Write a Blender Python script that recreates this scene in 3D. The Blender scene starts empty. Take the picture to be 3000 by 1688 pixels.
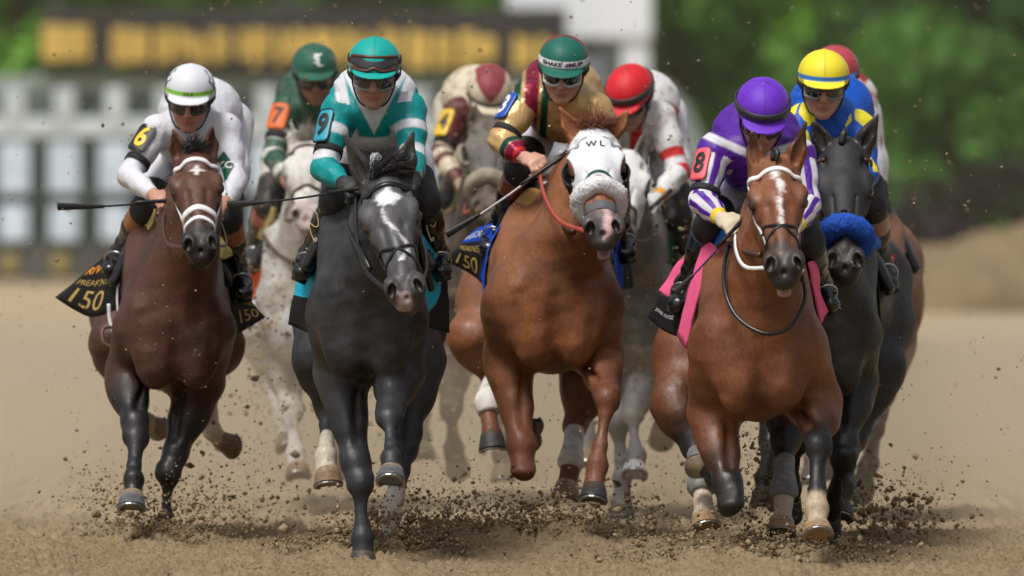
import bpy, bmesh, math, random
import numpy as np
from mathutils import Vector, Matrix
from mathutils.bvhtree import BVHTree

# ------------------------------------------------------------------ camera, world, sun, exposure
SC = bpy.context.scene
F, CX, YH, CAMZ = 25200.0, 1500.0, 600.0, 1.45        # photo focal length in px, principal column, horizon row, eye height
cam_data = bpy.data.cameras.new('camera'); cam = bpy.data.objects.new('camera', cam_data)
SC.collection.objects.link(cam); SC.camera = cam
cam.location = (0, 0, CAMZ); cam.rotation_euler = (math.pi / 2, 0, 0)
cam_data.sensor_width = 36; cam_data.lens = 36 * F / 3000; cam_data.shift_y = -(844 - YH) / 3000
cam_data.clip_start = 1; cam_data.clip_end = 3000
cam_data.dof.use_dof = True; cam_data.dof.focus_distance = 34.9; cam_data.dof.aperture_fstop = 2.7
W = bpy.data.worlds.new('World'); SC.world = W; W.use_nodes = True
SUN_EL, SUN_AZ = math.radians(62), math.radians(212)   # soft high light from behind the camera, a little to its left
_n = W.node_tree.nodes; _l = W.node_tree.links
_sky = _n.new('ShaderNodeTexSky'); _sky.sky_type = 'NISHITA'; _sky.sun_disc = False
_sky.sun_elevation = SUN_EL; _sky.sun_rotation = SUN_AZ
_sky.air_density = 1.0; _sky.dust_density = 5.0; _sky.ozone_density = 1.0
_n['Background'].inputs['Strength'].default_value = 0.058
_hs = _n.new('ShaderNodeHueSaturation'); _hs.inputs['Saturation'].default_value = .30     # overcast: the sky is nearly grey
_l.new(_sky.outputs[0], _hs.inputs['Color']); _l.new(_hs.outputs[0], _n['Background'].inputs['Color'])
sun_data = bpy.data.lights.new('sun', 'SUN'); sun = bpy.data.objects.new('sun', sun_data); SC.collection.objects.link(sun)
sun_data.energy = 1.5; sun_data.angle = math.radians(16); sun_data.color = (1.0, .96, .9)
_sd = Vector((math.sin(SUN_AZ) * math.cos(SUN_EL), math.cos(SUN_AZ) * math.cos(SUN_EL), math.sin(SUN_EL)))
sun.rotation_euler = _sd.to_track_quat('Z', 'Y').to_euler(); sun.location = (0, 10, 30)
vs = SC.view_settings; vs.view_transform = 'Standard'; vs.look = 'None'; vs.exposure = 0.84; vs.gamma = 1
SC.render.film_transparent = False
SC.cycles.max_bounces = 6; SC.cycles.volume_bounces = 1; SC.cycles.use_denoising = True
SC.cycles.transparent_max_bounces = 12; SC.cycles.volume_step_rate = 2.0

# ------------------------------------------------------------------ helpers
rnd = random.Random(5); RG = np.random.default_rng(11)
A = lambda *v: np.array(v, float)
def P(px, py, Y): return A((px - CX) * Y / F, Y, CAMZ - (py - YH) * Y / F)   # photo pixel (3000 wide) at a known depth
def nrm(v): v = np.asarray(v, float); return v / (np.linalg.norm(v) + 1e-9)
def lerp(a, b, t): return np.asarray(a, float) * (1 - t) + np.asarray(b, float) * t
def sstep(a, b, x):
    t = np.clip((x - a) / (b - a), 0, 1); return t * t * (3 - 2 * t)
_wv = [(RG.normal(size=3), RG.uniform(0, 6.28)) for _ in range(24)]
def wob(p, scale, seed=0):                                # cheap smooth noise, about -1..1
    p = np.asarray(p) * scale; s = 0
    for i in range(6):
        d, ph = _wv[(i + seed * 5) % 24]; s = s + np.sin(p @ d * (1 + .35 * i) + ph + seed)
    return s / 3.2
COLL = SC.collection
def link(o, parent=None):
    COLL.objects.link(o)
    if parent is not None: o.parent = parent; o.matrix_parent_inverse = parent.matrix_world.inverted()
    return o
def thing(name, loc, label, cat, group=None):
    o = bpy.data.objects.new(name, None); o.empty_display_size = .1; o.location = loc; COLL.objects.link(o)
    o['label'] = label; o['category'] = cat
    if group: o['group'] = group
    o.matrix_world = Matrix.Translation(loc)
    return o
def tag(o, label, cat, group=None):
    o['label'] = label; o['category'] = cat
    if group: o['group'] = group
    return o
def structure(o): o['kind'] = 'structure'; return o
def mesh_np(name, V, Fq, mat, parent=None, smooth=True, attrs=None):
    me = bpy.data.meshes.new(name); V = np.asarray(V, 'f4')
    if isinstance(Fq, np.ndarray):
        n, k = Fq.shape
        me.vertices.add(len(V)); me.vertices.foreach_set('co', V.ravel())
        me.loops.add(n * k); me.loops.foreach_set('vertex_index', Fq.astype('i4').ravel())
        me.polygons.add(n); me.polygons.foreach_set('loop_start', np.arange(0, n * k, k, dtype='i4'))
        me.polygons.foreach_set('loop_total', np.full(n, k, 'i4')); me.update(calc_edges=True)
    else:
        me.from_pydata([tuple(map(float, v)) for v in V], [], Fq)
    if smooth: me.polygons.foreach_set('use_smooth', np.ones(len(me.polygons), bool))
    for k, a in (attrs or {}).items():
        a = np.asarray(a, 'f4')
        if a.ndim == 1: me.attributes.new(k, 'FLOAT', 'POINT').data.foreach_set('value', a)
        else:
            c = np.ones((len(a), 4), 'f4'); c[:, :3] = a
            me.attributes.new(k, 'FLOAT_COLOR', 'POINT').data.foreach_set('color', c.ravel())
    if mat: me.materials.append(mat)
    me.update()
    return link(bpy.data.objects.new(name, me), parent)

# ---- signed distance sculpting: smooth unions of tapered limbs and ellipsoids on a grid, then surface nets
class SDF:
    def __init__(s, lo, hi, h):
        s.h = h; s.lo = np.asarray(lo, float); n = np.ceil((np.asarray(hi) - s.lo) / h).astype(int) + 1
        s.ax = [(s.lo[i] + h * np.arange(n[i])).astype('f4') for i in range(3)]
        s.F = np.full(n, .4, 'f4')
    def sl(s, lo, hi):
        r = []
        for i in range(3):
            a = max(0, int((lo[i] - s.lo[i]) / s.h)); b = min(len(s.ax[i]), int((hi[i] - s.lo[i]) / s.h) + 2)
            if b <= a: return None
            r.append(slice(a, b))
        return tuple(r)
    def put(s, sl, d, k, op):
        f = s.F[sl]
        if op == 'u': h = np.maximum(k - np.abs(f - d), 0) / k; s.F[sl] = np.minimum(f, d) - h * h * k * .25
        else: d = -d; h = np.maximum(k - np.abs(f - d), 0) / k; s.F[sl] = np.maximum(f, d) + h * h * k * .25
    def cone(s, a, b, ra, rb, k=.02, sq=None, op='u'):
        a = np.asarray(a, float); b = np.asarray(b, float); pad = k + 2 * s.h
        m = max(1, sq[1]) if sq else 1
        sl = s.sl(np.minimum(a - ra * m, b - rb * m) - pad, np.maximum(a + ra * m, b + rb * m) + pad)
        if sl is None: return
        X, Y, Z = s.ax[0][sl[0]][:, None, None] - a[0], s.ax[1][sl[1]][None, :, None] - a[1], s.ax[2][sl[2]][None, None, :] - a[2]
        v = (b - a); L2 = max(float(v @ v), 1e-9)
        t = np.clip((X * v[0] + Y * v[1] + Z * v[2]) / L2, 0, 1)
        qx, qy, qz = X - t * v[0], Y - t * v[1], Z - t * v[2]
        if sq:
            n, f = nrm(sq[0]), sq[1]; g = (qx * n[0] + qy * n[1] + qz * n[2]) * (1 / f - 1)
            qx, qy, qz = qx + n[0] * g, qy + n[1] * g, qz + n[2] * g
        s.put(sl, (np.sqrt(qx * qx + qy * qy + qz * qz) - (ra + (rb - ra) * t)).astype('f4'), k, op)
    def ell(s, c, r, R=None, k=.02, op='u'):
        c = np.asarray(c, float); r = np.asarray(r, float)
        R = np.eye(3) if R is None else np.asarray(R)      # rows = local axes
        e = np.sqrt(((R * r[:, None]) ** 2).sum(0)) + k + 2 * s.h
        sl = s.sl(c - e, c + e)
        if sl is None: return
        X, Y, Z = s.ax[0][sl[0]][:, None, None] - c[0], s.ax[1][sl[1]][None, :, None] - c[1], s.ax[2][sl[2]][None, None, :] - c[2]
        k0 = 0; k1 = 0
        for i in range(3):
            q = (X * R[i, 0] + Y * R[i, 1] + Z * R[i, 2]) / r[i]; k0 = k0 + q * q; q = q / r[i]; k1 = k1 + q * q
        k0 = np.sqrt(k0); s.put(sl, (k0 * (k0 - 1) / (np.sqrt(k1) + 1e-6)).astype('f4'), k, op)
    def chain(s, pts, k=.02, sq=None):
        for (a, ra), (b, rb) in zip(pts[:-1], pts[1:]): s.cone(a, b, ra, rb, k, sq)
    def half(s, p, n):                                    # keep only the side of the plane that n points to
        X, Y, Z = s.ax[0][:, None, None] - p[0], s.ax[1][None, :, None] - p[1], s.ax[2][None, None, :] - p[2]
        s.F = np.maximum(s.F, -(X * n[0] + Y * n[1] + Z * n[2])).astype('f4')
    def grid(s):
        return np.stack(np.broadcast_arrays(s.ax[0][:, None, None], s.ax[1][None, :, None], s.ax[2][None, None, :]), -1)
    def mesh(s, off=0.0):
        F_ = s.F - off; F_ = F_.copy()
        for ax in range(3):
            for e in (0, -1):
                i = [slice(None)] * 3; i[ax] = e; F_[tuple(i)] = np.maximum(F_[tuple(i)], .01)
        S = F_ < 0; n = np.array(F_.shape) - 1
        cnt = np.zeros(n, 'i1')
        for dx in (0, 1):
            for dy in (0, 1):
                for dz in (0, 1): cnt += S[dx:n[0] + dx, dy:n[1] + dy, dz:n[2] + dz]
        mix = (cnt > 0) & (cnt < 8); ids = np.full(n, -1, 'i4'); I = np.argwhere(mix); ids[mix] = np.arange(len(I))
        pos = np.zeros((len(I), 3)); w = np.zeros(len(I))
        cor = [np.array(c) for c in np.ndindex(2, 2, 2)]; val = {tuple(c): F_[tuple((I + c).T)] for c in cor}
        for c in cor:
            for ax in range(3):
                if c[ax] == 0:
                    c2 = c.copy(); c2[ax] = 1; a, b = val[tuple(c)], val[tuple(c2)]
                    m = (a < 0) != (b < 0); t = a[m] / (a[m] - b[m])
                    q = np.tile(c.astype(float), (m.sum(), 1)); q[:, ax] += t; pos[m] += q; w[m] += 1
        V = s.lo + (I + pos / w[:, None]) * s.h
        Q = []
        for ax in range(3):
            o = [i for i in range(3) if i != ax]
            a = [slice(1, -1)] * 3; b = [slice(1, -1)] * 3; a[ax] = slice(0, -1); b[ax] = slice(1, None)
            sa, sb = S[tuple(a)], S[tuple(b)]; E = np.argwhere(sa != sb); inside = sa[tuple(E.T)]
            base = E + np.array([0 if i == ax else 1 for i in range(3)])
            def cid(d0, d1):
                c = base.copy(); c[:, o[0]] -= d0; c[:, o[1]] -= d1; return ids[tuple(c.T)]
            q = np.stack([cid(1, 1), cid(0, 1), cid(0, 0), cid(1, 0)], 1)
            flip = inside if ax != 1 else ~inside
            q[~flip] = q[~flip][:, ::-1]; Q.append(q)
        return V, np.concatenate(Q)

def bvh_of(V, Q): return BVHTree.FromPolygons([Vector(v) for v in np.asarray(V, float)], np.asarray(Q).tolist())
def frame(u, hint):                                       # rows: u, v (towards hint), w
    u = nrm(u); v = nrm(np.asarray(hint) - u * (u @ np.asarray(hint))); return np.array([u, v, np.cross(u, v)])

# ---- ribbons, tubes, sheets
def catmull(pts, n):
    p = [np.asarray(q, float) for q in pts]; p = [2 * p[0] - p[1]] + p + [2 * p[-1] - p[-2]]; out = []
    for i in range(1, len(p) - 2):
        for j in range(n):
            t = j / n; a, b, c, d = p[i - 1:i + 3]
            out.append(.5 * (2 * b + (c - a) * t + (2 * a - 5 * b + 4 * c - d) * t * t + (3 * b - a - 3 * c + d) * t ** 3))
    out.append(p[-2]); return np.array(out)
def tube(name, pts, r, mat, parent, seg=8, closed=False, sub=6, flat=None, raw=False):
    pts = catmull(list(pts) + ([pts[0]] if closed else []), sub) if sub else np.asarray(pts, float)
    if closed: pts = pts[:-1]
    n = len(pts); rr = np.full(n, r) if np.isscalar(r) else np.interp(np.linspace(0, 1, n), np.linspace(0, 1, len(r)), r)
    T = np.gradient(pts, axis=0)
    if closed: T = np.roll(pts, -1, 0) - np.roll(pts, 1, 0)
    T = T / (np.linalg.norm(T, axis=1)[:, None] + 1e-9)
    N = np.zeros_like(T); up = A(0, 0, 1) if abs(T[0][2]) < .8 else A(1, 0, 0); N[0] = nrm(up - T[0] * (T[0] @ up))
    for i in range(1, n): N[i] = nrm(N[i - 1] - T[i] * (N[i - 1] @ T[i]))
    B = np.cross(T, N); V = []
    for i in range(n):
        for k in range(seg):
            a = 2 * math.pi * k / seg; V.append(pts[i] + rr[i] * (N[i] * math.cos(a) + B[i] * math.sin(a)))
    Q = []
    for i in range(n if closed else n - 1):
        for k in range(seg):
            j = (i + 1) % n; Q.append((i * seg + k, i * seg + (k + 1) % seg, j * seg + (k + 1) % seg, j * seg + k))
    if not closed: Q += [tuple(range(seg))[::-1], tuple(range((n - 1) * seg, n * seg))]
    if raw: return V, Q
    return mesh_np(name, V, Q, mat, parent)
def ribbon(pts, nor, w, t, closed=False):                 # flat strap: verts, quads
    pts = np.asarray(pts); nor = np.asarray(nor); n = len(pts)
    T = np.roll(pts, -1, 0) - np.roll(pts, 1, 0) if closed else np.gradient(pts, axis=0)
    V = []; Q = []
    for i in range(n):
        N = nrm(nor[i]); S = nrm(np.cross(T[i], N))
        V += [pts[i] - S * w / 2, pts[i] + S * w / 2, pts[i] + S * w / 2 * .9 + N * t, pts[i] - S * w / 2 * .9 + N * t]
    for i in range(n if closed else n - 1):
        j = (i + 1) % n
        for k in range(4): Q.append((i * 4 + k, i * 4 + (k + 1) % 4, j * 4 + (k + 1) % 4, j * 4 + k))
    if not closed: Q += [(3, 2, 1, 0), tuple(range((n - 1) * 4, n * 4))]
    return V, Q
def merge(*parts):
    V = []; Q = []
    for v, q in parts:
        o = len(V); V += list(v); Q += [tuple(i + o for i in f) for f in q]
    return V, Q
def sheet_fn(C):                                          # smooth surface through a grid of control points: (u,v) -> point
    C = np.asarray(C, float); R_, K = C.shape[:2]
    def f(u, v):
        rows = []
        for r in range(R_):
            x = u * (K - 1); i = min(int(x), K - 2) if K > 1 else 0; t = x - i
            g = lambda j: C[r][j] if 0 <= j < K else (2 * C[r][0] - C[r][1] if j < 0 else 2 * C[r][K - 1] - C[r][K - 2])
            a, b, c, d = g(i - 1), g(i), g(i + 1), g(i + 2)
            rows.append(.5 * (2 * b + (c - a) * t + (2 * a - 5 * b + 4 * c - d) * t * t + (3 * b - a - 3 * c + d) * t ** 3))
        y = v * (R_ - 1); i = min(int(y), R_ - 2); t = y - i
        g = lambda j: rows[j] if 0 <= j < R_ else (2 * rows[0] - rows[1] if j < 0 else 2 * rows[-1] - rows[-2])
        a, b, c, d = g(i - 1), g(i), g(i + 1), g(i + 2)
        return .5 * (2 * b + (c - a) * t + (2 * a - 5 * b + 4 * c - d) * t * t + (3 * b - a - 3 * c + d) * t ** 3)
    return f
def sheet(name, C, mat, parent, th=.004, n=14, ripple=.006, seed=0, attrs=None):
    f0 = sheet_fn(C)
    def nf(u, v):
        e = .02; return nrm(np.cross(f0(min(u + e, 1), v) - f0(max(u - e, 0), v), f0(u, min(v + e, 1)) - f0(u, max(v - e, 0))))
    def f(u, v):
        p = f0(u, v); return p + nf(u, v) * ripple * float(wob(p, 16, seed % 4)) * min(1, v * 2.2)
    g = [[f(i / n, j / n) for i in range(n + 1)] for j in range(n + 1)]
    nn = [[nf(i / n, j / n) for i in range(n + 1)] for j in range(n + 1)]
    m = n + 1; V = [g[j][i] for j in range(m) for i in range(m)] + [g[j][i] - nn[j][i] * th for j in range(m) for i in range(m)]
    Q = []; o = m * m
    for j in range(n):
        for i in range(n):
            a = j * m + i; Q += [(a, a + 1, a + m + 1, a + m), (o + a + m, o + a + m + 1, o + a + 1, o + a)]
    for i in range(n):
        Q += [(i + 1, i, o + i, o + i + 1), (n * m + i, n * m + i + 1, o + n * m + i + 1, o + n * m + i)]
        Q += [(i * m, i * m + m, o + i * m + m, o + i * m), (i * m + m + n, i * m + n, o + i * m + n, o + i * m + m + n)]
    uv = np.array([(i / n, j / n) for j in range(m) for i in range(m)] * 2)
    at = {'fu': uv[:, 0], 'fv': uv[:, 1]}
    ob = mesh_np(name, V, Q, mat, parent, attrs=at)
    return ob, f, nf

# ---- lettering: text outlines laid on a surface
def text_verts(txt, size=1.0, bold=.02, shear=0.0, cuts=2, sx=1.0):
    cu = bpy.data.curves.new('lettering', 'FONT'); cu.body = txt; cu.size = size; cu.offset = bold * size; cu.shear = shear
    cu.align_x = 'CENTER'; cu.align_y = 'CENTER'; cu.resolution_u = 3
    o = bpy.data.objects.new('lettering', cu); COLL.objects.link(o); bpy.context.view_layer.update()
    me = bpy.data.meshes.new_from_object(o.evaluated_get(bpy.context.evaluated_depsgraph_get()))
    bpy.data.objects.remove(o); bpy.data.curves.remove(cu)
    bm = bmesh.new(); bm.from_mesh(me); bpy.data.meshes.remove(me)
    bmesh.ops.triangulate(bm, faces=bm.faces[:])
    L = size * .12
    for _ in range(cuts + 1):
        es = [e for e in bm.edges if e.calc_length() > L]
        if not es: break
        bmesh.ops.subdivide_edges(bm, edges=es, cuts=1); bmesh.ops.triangulate(bm, faces=bm.faces[:])
    V = np.array([v.co[:2] for v in bm.verts]); Q = [tuple(v.index for v in f.verts) for f in bm.faces]; bm.free()
    V[:, 0] *= sx
    return V, Q
def decal(name, V2, Q, fmap, mat, parent):                # fmap: (x,y) -> 3-D point
    return mesh_np(name, [fmap(x, y) for x, y in V2], Q, mat, parent, smooth=False)
def on_surface(bvh, c, right, up, view, off=.003, s=1.0):  # planar patch dropped along view onto a mesh
    c, right, up, view = map(np.asarray, (c, right, up, view))
    def f(x, y):
        p = c + right * x * s + up * y * s; h = bvh.ray_cast(Vector(p - view * .3), Vector(view), .8)
        if h[0] is None: h = bvh.find_nearest(Vector(p))
        return np.array(h[0]) + np.array(h[1]) * off
    return f

# ---- materials
_mats = {}
def N(nt, t, **kw):
    n = nt.nodes.new(t)
    for k, v in kw.items():
        if hasattr(n, k): setattr(n, k, v)
        else: n.inputs[k].default_value = v
    return n
def mix(nt, fac, a, b, typ='MIX'):
    n = nt.nodes.new('ShaderNodeMix'); n.data_type = 'RGBA'; n.blend_type = typ
    for i, x in ((0, fac), (6, a), (7, b)):
        if hasattr(x, 'links'): nt.links.new(x, n.inputs[i])
        elif x is not None: n.inputs[i].default_value = (*x, 1) if isinstance(x, (tuple, list)) and len(x) == 3 else x
    return n.outputs[2]
def mat(name, col=(.5, .5, .5), rough=.5, spec=.5, noise=None, bump=None, attr=None, fields=(), metal=0, sheen=0, coat=0,
        mud=0, mudcol=(.2, .145, .09), soft=.0, stretch=None, sub=0, trans=0, alpha=1, specks=None, mudsc=14):
    if name in _mats: return _mats[name]
    m = bpy.data.materials.new(name); m.use_nodes = True; nt = m.node_tree; b = nt.nodes['Principled BSDF']
    geo = N(nt, 'ShaderNodeNewGeometry'); vec = geo.outputs['Position']
    if stretch:
        mp = N(nt, 'ShaderNodeMapping'); mp.inputs['Scale'].default_value = stretch; nt.links.new(vec, mp.inputs[0]); vec2 = mp.outputs[0]
    else: vec2 = vec
    def noi(sc, det=4, v=None):
        n = N(nt, 'ShaderNodeTexNoise'); n.inputs['Scale'].default_value = sc; n.inputs['Detail'].default_value = det
        nt.links.new(v or vec, n.inputs['Vector']); return n.outputs['Fac']
    def ramp(f, lo, hi):
        r = N(nt, 'ShaderNodeMapRange'); r.inputs[1].default_value = lo; r.inputs[2].default_value = hi; nt.links.new(f, r.inputs[0]); return r.outputs[0]
    c = None
    if attr:
        a = N(nt, 'ShaderNodeAttribute', attribute_name=attr); c = a.outputs['Color']
    else: c = col
    for an, fc in fields:
        a = N(nt, 'ShaderNodeAttribute', attribute_name=an)
        c = mix(nt, ramp(a.outputs['Fac'], -.0015 - soft, .0015 + soft), c, fc)
    if noise:
        f = ramp(noi(noise[0], 5, vec2), .3, .7)
        r = N(nt, 'ShaderNodeMapRange'); r.inputs[3].default_value = 1 - noise[1]; r.inputs[4].default_value = 1 + noise[1]; nt.links.new(f, r.inputs[0])
        cmb = N(nt, 'ShaderNodeCombineColor')
        for i in range(3): nt.links.new(r.outputs[0], cmb.inputs[i])
        c = mix(nt, 1.0, c, cmb.outputs[0], 'MULTIPLY')
    if specks:
        c = mix(nt, ramp(noi(75, 3), .70, .74), c, specks)
    if mud:
        f = ramp(noi(mudsc, 8), .64 - mud * .34, .86 - mud * .25); c = mix(nt, f, c, mudcol); f = N(nt, 'ShaderNodeMath', operation='MULTIPLY'); nt.links.new(ramp(noi(mudsc * 6, 6), .64 - mud * .12, .72 - mud * .12), f.inputs[0]); f.inputs[1].default_value = .55; c = mix(nt, f.outputs[0], c, mudcol)
    if hasattr(c, 'links'): nt.links.new(c, b.inputs['Base Color'])
    else: b.inputs['Base Color'].default_value = (*c, 1)
    b.inputs['Roughness'].default_value = rough; b.inputs['Specular IOR Level'].default_value = spec; b.inputs['Metallic'].default_value = metal
    if sheen: b.inputs['Sheen Weight'].default_value = sheen; b.inputs['Sheen Roughness'].default_value = .4
    if coat: b.inputs['Coat Weight'].default_value = coat; b.inputs['Coat Roughness'].default_value = .12
    if sub: b.inputs['Subsurface Weight'].default_value = sub; b.inputs['Subsurface Radius'].default_value = (.012, .005, .003); b.inputs['Subsurface Scale'].default_value = .5
    if trans: b.inputs['Transmission Weight'].default_value = trans
    if alpha < 1: b.inputs['Alpha'].default_value = alpha
    if bump:
        bl = bump if isinstance(bump, list) else [bump]; prev = None
        for sc, st, dist in bl:
            bn = N(nt, 'ShaderNodeBump'); bn.inputs['Strength'].default_value = st; bn.inputs['Distance'].default_value = dist
            nt.links.new(noi(sc, 5, vec2), bn.inputs['Height'])
            if prev: nt.links.new(prev, bn.inputs['Normal'])
            prev = bn.outputs[0]
        nt.links.new(prev, b.inputs['Normal'])
    _mats[name] = m; return m
ONLY=()
ONLYJ=()

# ------------------------------------------------------------------ horses
LEATHER = mat('brown leather', (.075, .028, .018), .35, noise=(60, .2)); BLACKLEATHER = mat('black leather', (.012, .012, .013), .32, bump=(90, .2, .002))
WHITESTRAP = mat('white strap', (.78, .78, .80), .45, noise=(50, .06)); STEEL = mat('polished steel', (.55, .55, .56), .22, metal=1)
EYE = mat('horse eye', (.012, .007, .005), .06, .6); MOUTH = mat('pink gum', (.45, .2, .19), .35); TOOTH = mat('tooth', (.62, .55, .42), .4)
WRAPM = mat('leg wrap white', (.70, .68, .63), .8, noise=(30, .15), bump=(120, .3, .003), mud=.3, mudcol=(.30, .235, .15), mudsc=9)
WRAPG = mat('leg wrap grey', (.16, .16, .165), .6, noise=(30, .3), bump=(120, .3, .003), mud=.35, mudcol=(.30, .25, .18))
def hoof_mat(name, col, tip): return mat('hoof ' + name, col, .5, noise=(55, .35), bump=(90, .35, .003), fields=[('band', tip)], soft=.02)
HOOFS = {'grey': hoof_mat('grey', (.09, .095, .105), (.30, .22, .14)), 'dark': hoof_mat('dark', (.035, .033, .034), (.07, .05, .035)),
         'tan': hoof_mat('tan', (.20, .125, .07), (.34, .25, .15)), 'pale': hoof_mat('pale', (.30, .19, .105), (.48, .40, .29)),
         'muddy': hoof_mat('muddy', (.17, .125, .075), (.2, .15, .1)), 'white': hoof_mat('white', (.42, .42, .43), (.3, .26, .2))}

def hoof(parent, C, D, toe, kind, s=1.0):
    """hoof capsule: C coronet centre, D towards the sole, toe direction"""
    d = nrm(D); t = nrm(toe - d * (toe @ d)); sd = np.cross(d, t); V = []; Q = []; n = 20; band = []
    prof = [(-.012, .040, .040, .0), (.0, .047, .046, .004), (.028, .053, .053, .012), (.06, .059, .061, .024), (.074, .062, .066, .029), (.08, .063, .067, .030), (.083, .058, .061, .029), (.078, .044, .046, .024)]
    for z, rx, ry, off in prof:
        for k in range(n):
            a = 2 * math.pi * k / n; cx, sx = math.cos(a), math.sin(a); heel = 1 - .28 * max(0, -cx) ** 2
            zz = z * (1 - .22 * max(0, -cx)) if z > 0 else z
            V.append(C + s * (t * (cx * ry * heel + off) + sd * sx * rx * (1 - .12 * max(0, -cx)) + d * zz)); band.append(.012 - z if z < .1 else -1)
    for i in range(len(prof) - 1):
        for k in range(n): Q.append((i * n + k, i * n + (k + 1) % n, (i + 1) * n + (k + 1) % n, (i + 1) * n + k))
    Q.append(tuple(range((len(prof) - 1) * n, len(prof) * n))); Q.append(tuple(range(n))[::-1])
    o = mesh_np('hoof', V, Q, HOOFS[kind], parent, attrs={'band': band})
    SV = []; SQ = []                                        # the shoe: a thin U of steel under the wall
    for k in range(15):
        a = math.radians(-140 + 280 * k / 14); cx, sx = math.cos(a), math.sin(a)
        for rr, zz in ((1.0, .0835), (.80, .0835), (.80, .0895), (1.0, .0895)):
            SV.append(C + s * (t * (cx * .064 * rr + .029) + sd * sx * .061 * rr + d * zz * (1 - .22 * max(0, -cx))))
    for k in range(14):
        for j in range(4): SQ.append((k * 4 + j, k * 4 + (j + 1) % 4, k * 4 + 4 + (j + 1) % 4, k * 4 + 4 + j))
    SQ += [(3, 2, 1, 0), (56, 57, 58, 59)]
    mesh_np('horseshoe', SV, SQ, mat('worn steel', (.3, .29, .28), .4, metal=.9), o, smooth=False)
    return o

def hair(name, roots, matl, parent, n=120, length=.2, width=.002, seed=1, curl=.25, sub=6, spread=.010, fall=(0, .25, -.5)):
    """locks of hair: roots are (point, direction, length factor); strands bunch into locks that bend with the wind"""
    r = np.random.default_rng(seed); V = []; Q = []; nl = max(5, n // 14); locks = []
    for i in range(nl):
        x = r.uniform(0, len(roots) - 1.001); locks.append((x, r.normal(size=3) * curl, r.normal(size=3) * curl * 1.3 + A(*fall), r.uniform(.6, 1.15)))
    for i in range(n):
        x, c1, c2, ll = locks[i % nl]; x = min(max(x + r.normal() * .12, 0), len(roots) - 1.001); j = int(x); t = x - j
        p = lerp(roots[j][0], roots[j + 1][0], t) + r.normal(size=3) * spread; d = nrm(lerp(roots[j][1], roots[j + 1][1], t) + c1 + r.normal(size=3) * .12)
        d2 = nrm(d + c2 + r.normal(size=3) * .16); L = length * (roots[j][2] * (1 - t) + roots[j + 1][2] * t) * ll * r.uniform(.7, 1.05)
        w = width * r.uniform(.7, 1.4); s1 = nrm(np.cross(d, r.normal(size=3))); s2 = np.cross(d, s1); o = len(V)
        for k in range(sub + 1):
            q = k / sub; c = p + (d * (1 - .5 * q) + d2 * .5 * q) * L * q; ww = w * (1 - q) ** .6 + .0004
            V += [c + s1 * ww, c - s1 * ww * .5 + s2 * ww * .8, c - s1 * ww * .5 - s2 * ww * .8]
        for k in range(sub):
            for m in range(3): Q.append((o + k * 3 + m, o + k * 3 + (m + 1) % 3, o + k * 3 + 3 + (m + 1) % 3, o + k * 3 + 3 + m))
    return mesh_np(name, V, np.array(Q), matl, parent)

HLEN = .585
def veins(m, sp):
    """raised veins and patchy gloss on a fit horse's thin skin"""
    nt = m.node_tree; b = nt.nodes['Principled BSDF']; geo = N(nt, 'ShaderNodeNewGeometry')
    if b.inputs['Roughness'].links: return
    t = N(nt, 'ShaderNodeTexNoise'); t.inputs['Scale'].default_value = 5.5; t.inputs['Detail'].default_value = 2; t.inputs['Distortion'].default_value = .6; nt.links.new(geo.outputs['Position'], t.inputs['Vector'])
    a = N(nt, 'ShaderNodeMath', operation='SUBTRACT'); nt.links.new(t.outputs['Fac'], a.inputs[0]); a.inputs[1].default_value = .5; c = N(nt, 'ShaderNodeMath', operation='ABSOLUTE'); nt.links.new(a.outputs[0], c.inputs[0])
    r = N(nt, 'ShaderNodeMapRange'); r.inputs[1].default_value = 0; r.inputs[2].default_value = .022; r.inputs[3].default_value = 1; r.inputs[4].default_value = 0; nt.links.new(c.outputs[0], r.inputs[0])
    bn = N(nt, 'ShaderNodeBump'); bn.inputs['Strength'].default_value = .05; bn.inputs['Distance'].default_value = .006; nt.links.new(r.outputs[0], bn.inputs['Height'])
    old = b.inputs['Normal'].links[0].from_socket; nt.links.new(old, bn.inputs['Normal']); nt.links.new(bn.outputs[0], b.inputs['Normal'])
    t2 = N(nt, 'ShaderNodeTexNoise'); t2.inputs['Scale'].default_value = 6; t2.inputs['Detail'].default_value = 6; nt.links.new(geo.outputs['Position'], t2.inputs['Vector'])
    r2 = N(nt, 'ShaderNodeMapRange'); r2.inputs[1].default_value = .3; r2.inputs[2].default_value = .7; r2.inputs[3].default_value = sp.get('rough', .45) - .08; r2.inputs[4].default_value = sp.get('rough', .45) + .22; nt.links.new(t2.outputs['Fac'], r2.inputs[0]); nt.links.new(r2.outputs[0], b.inputs['Roughness'])
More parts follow.
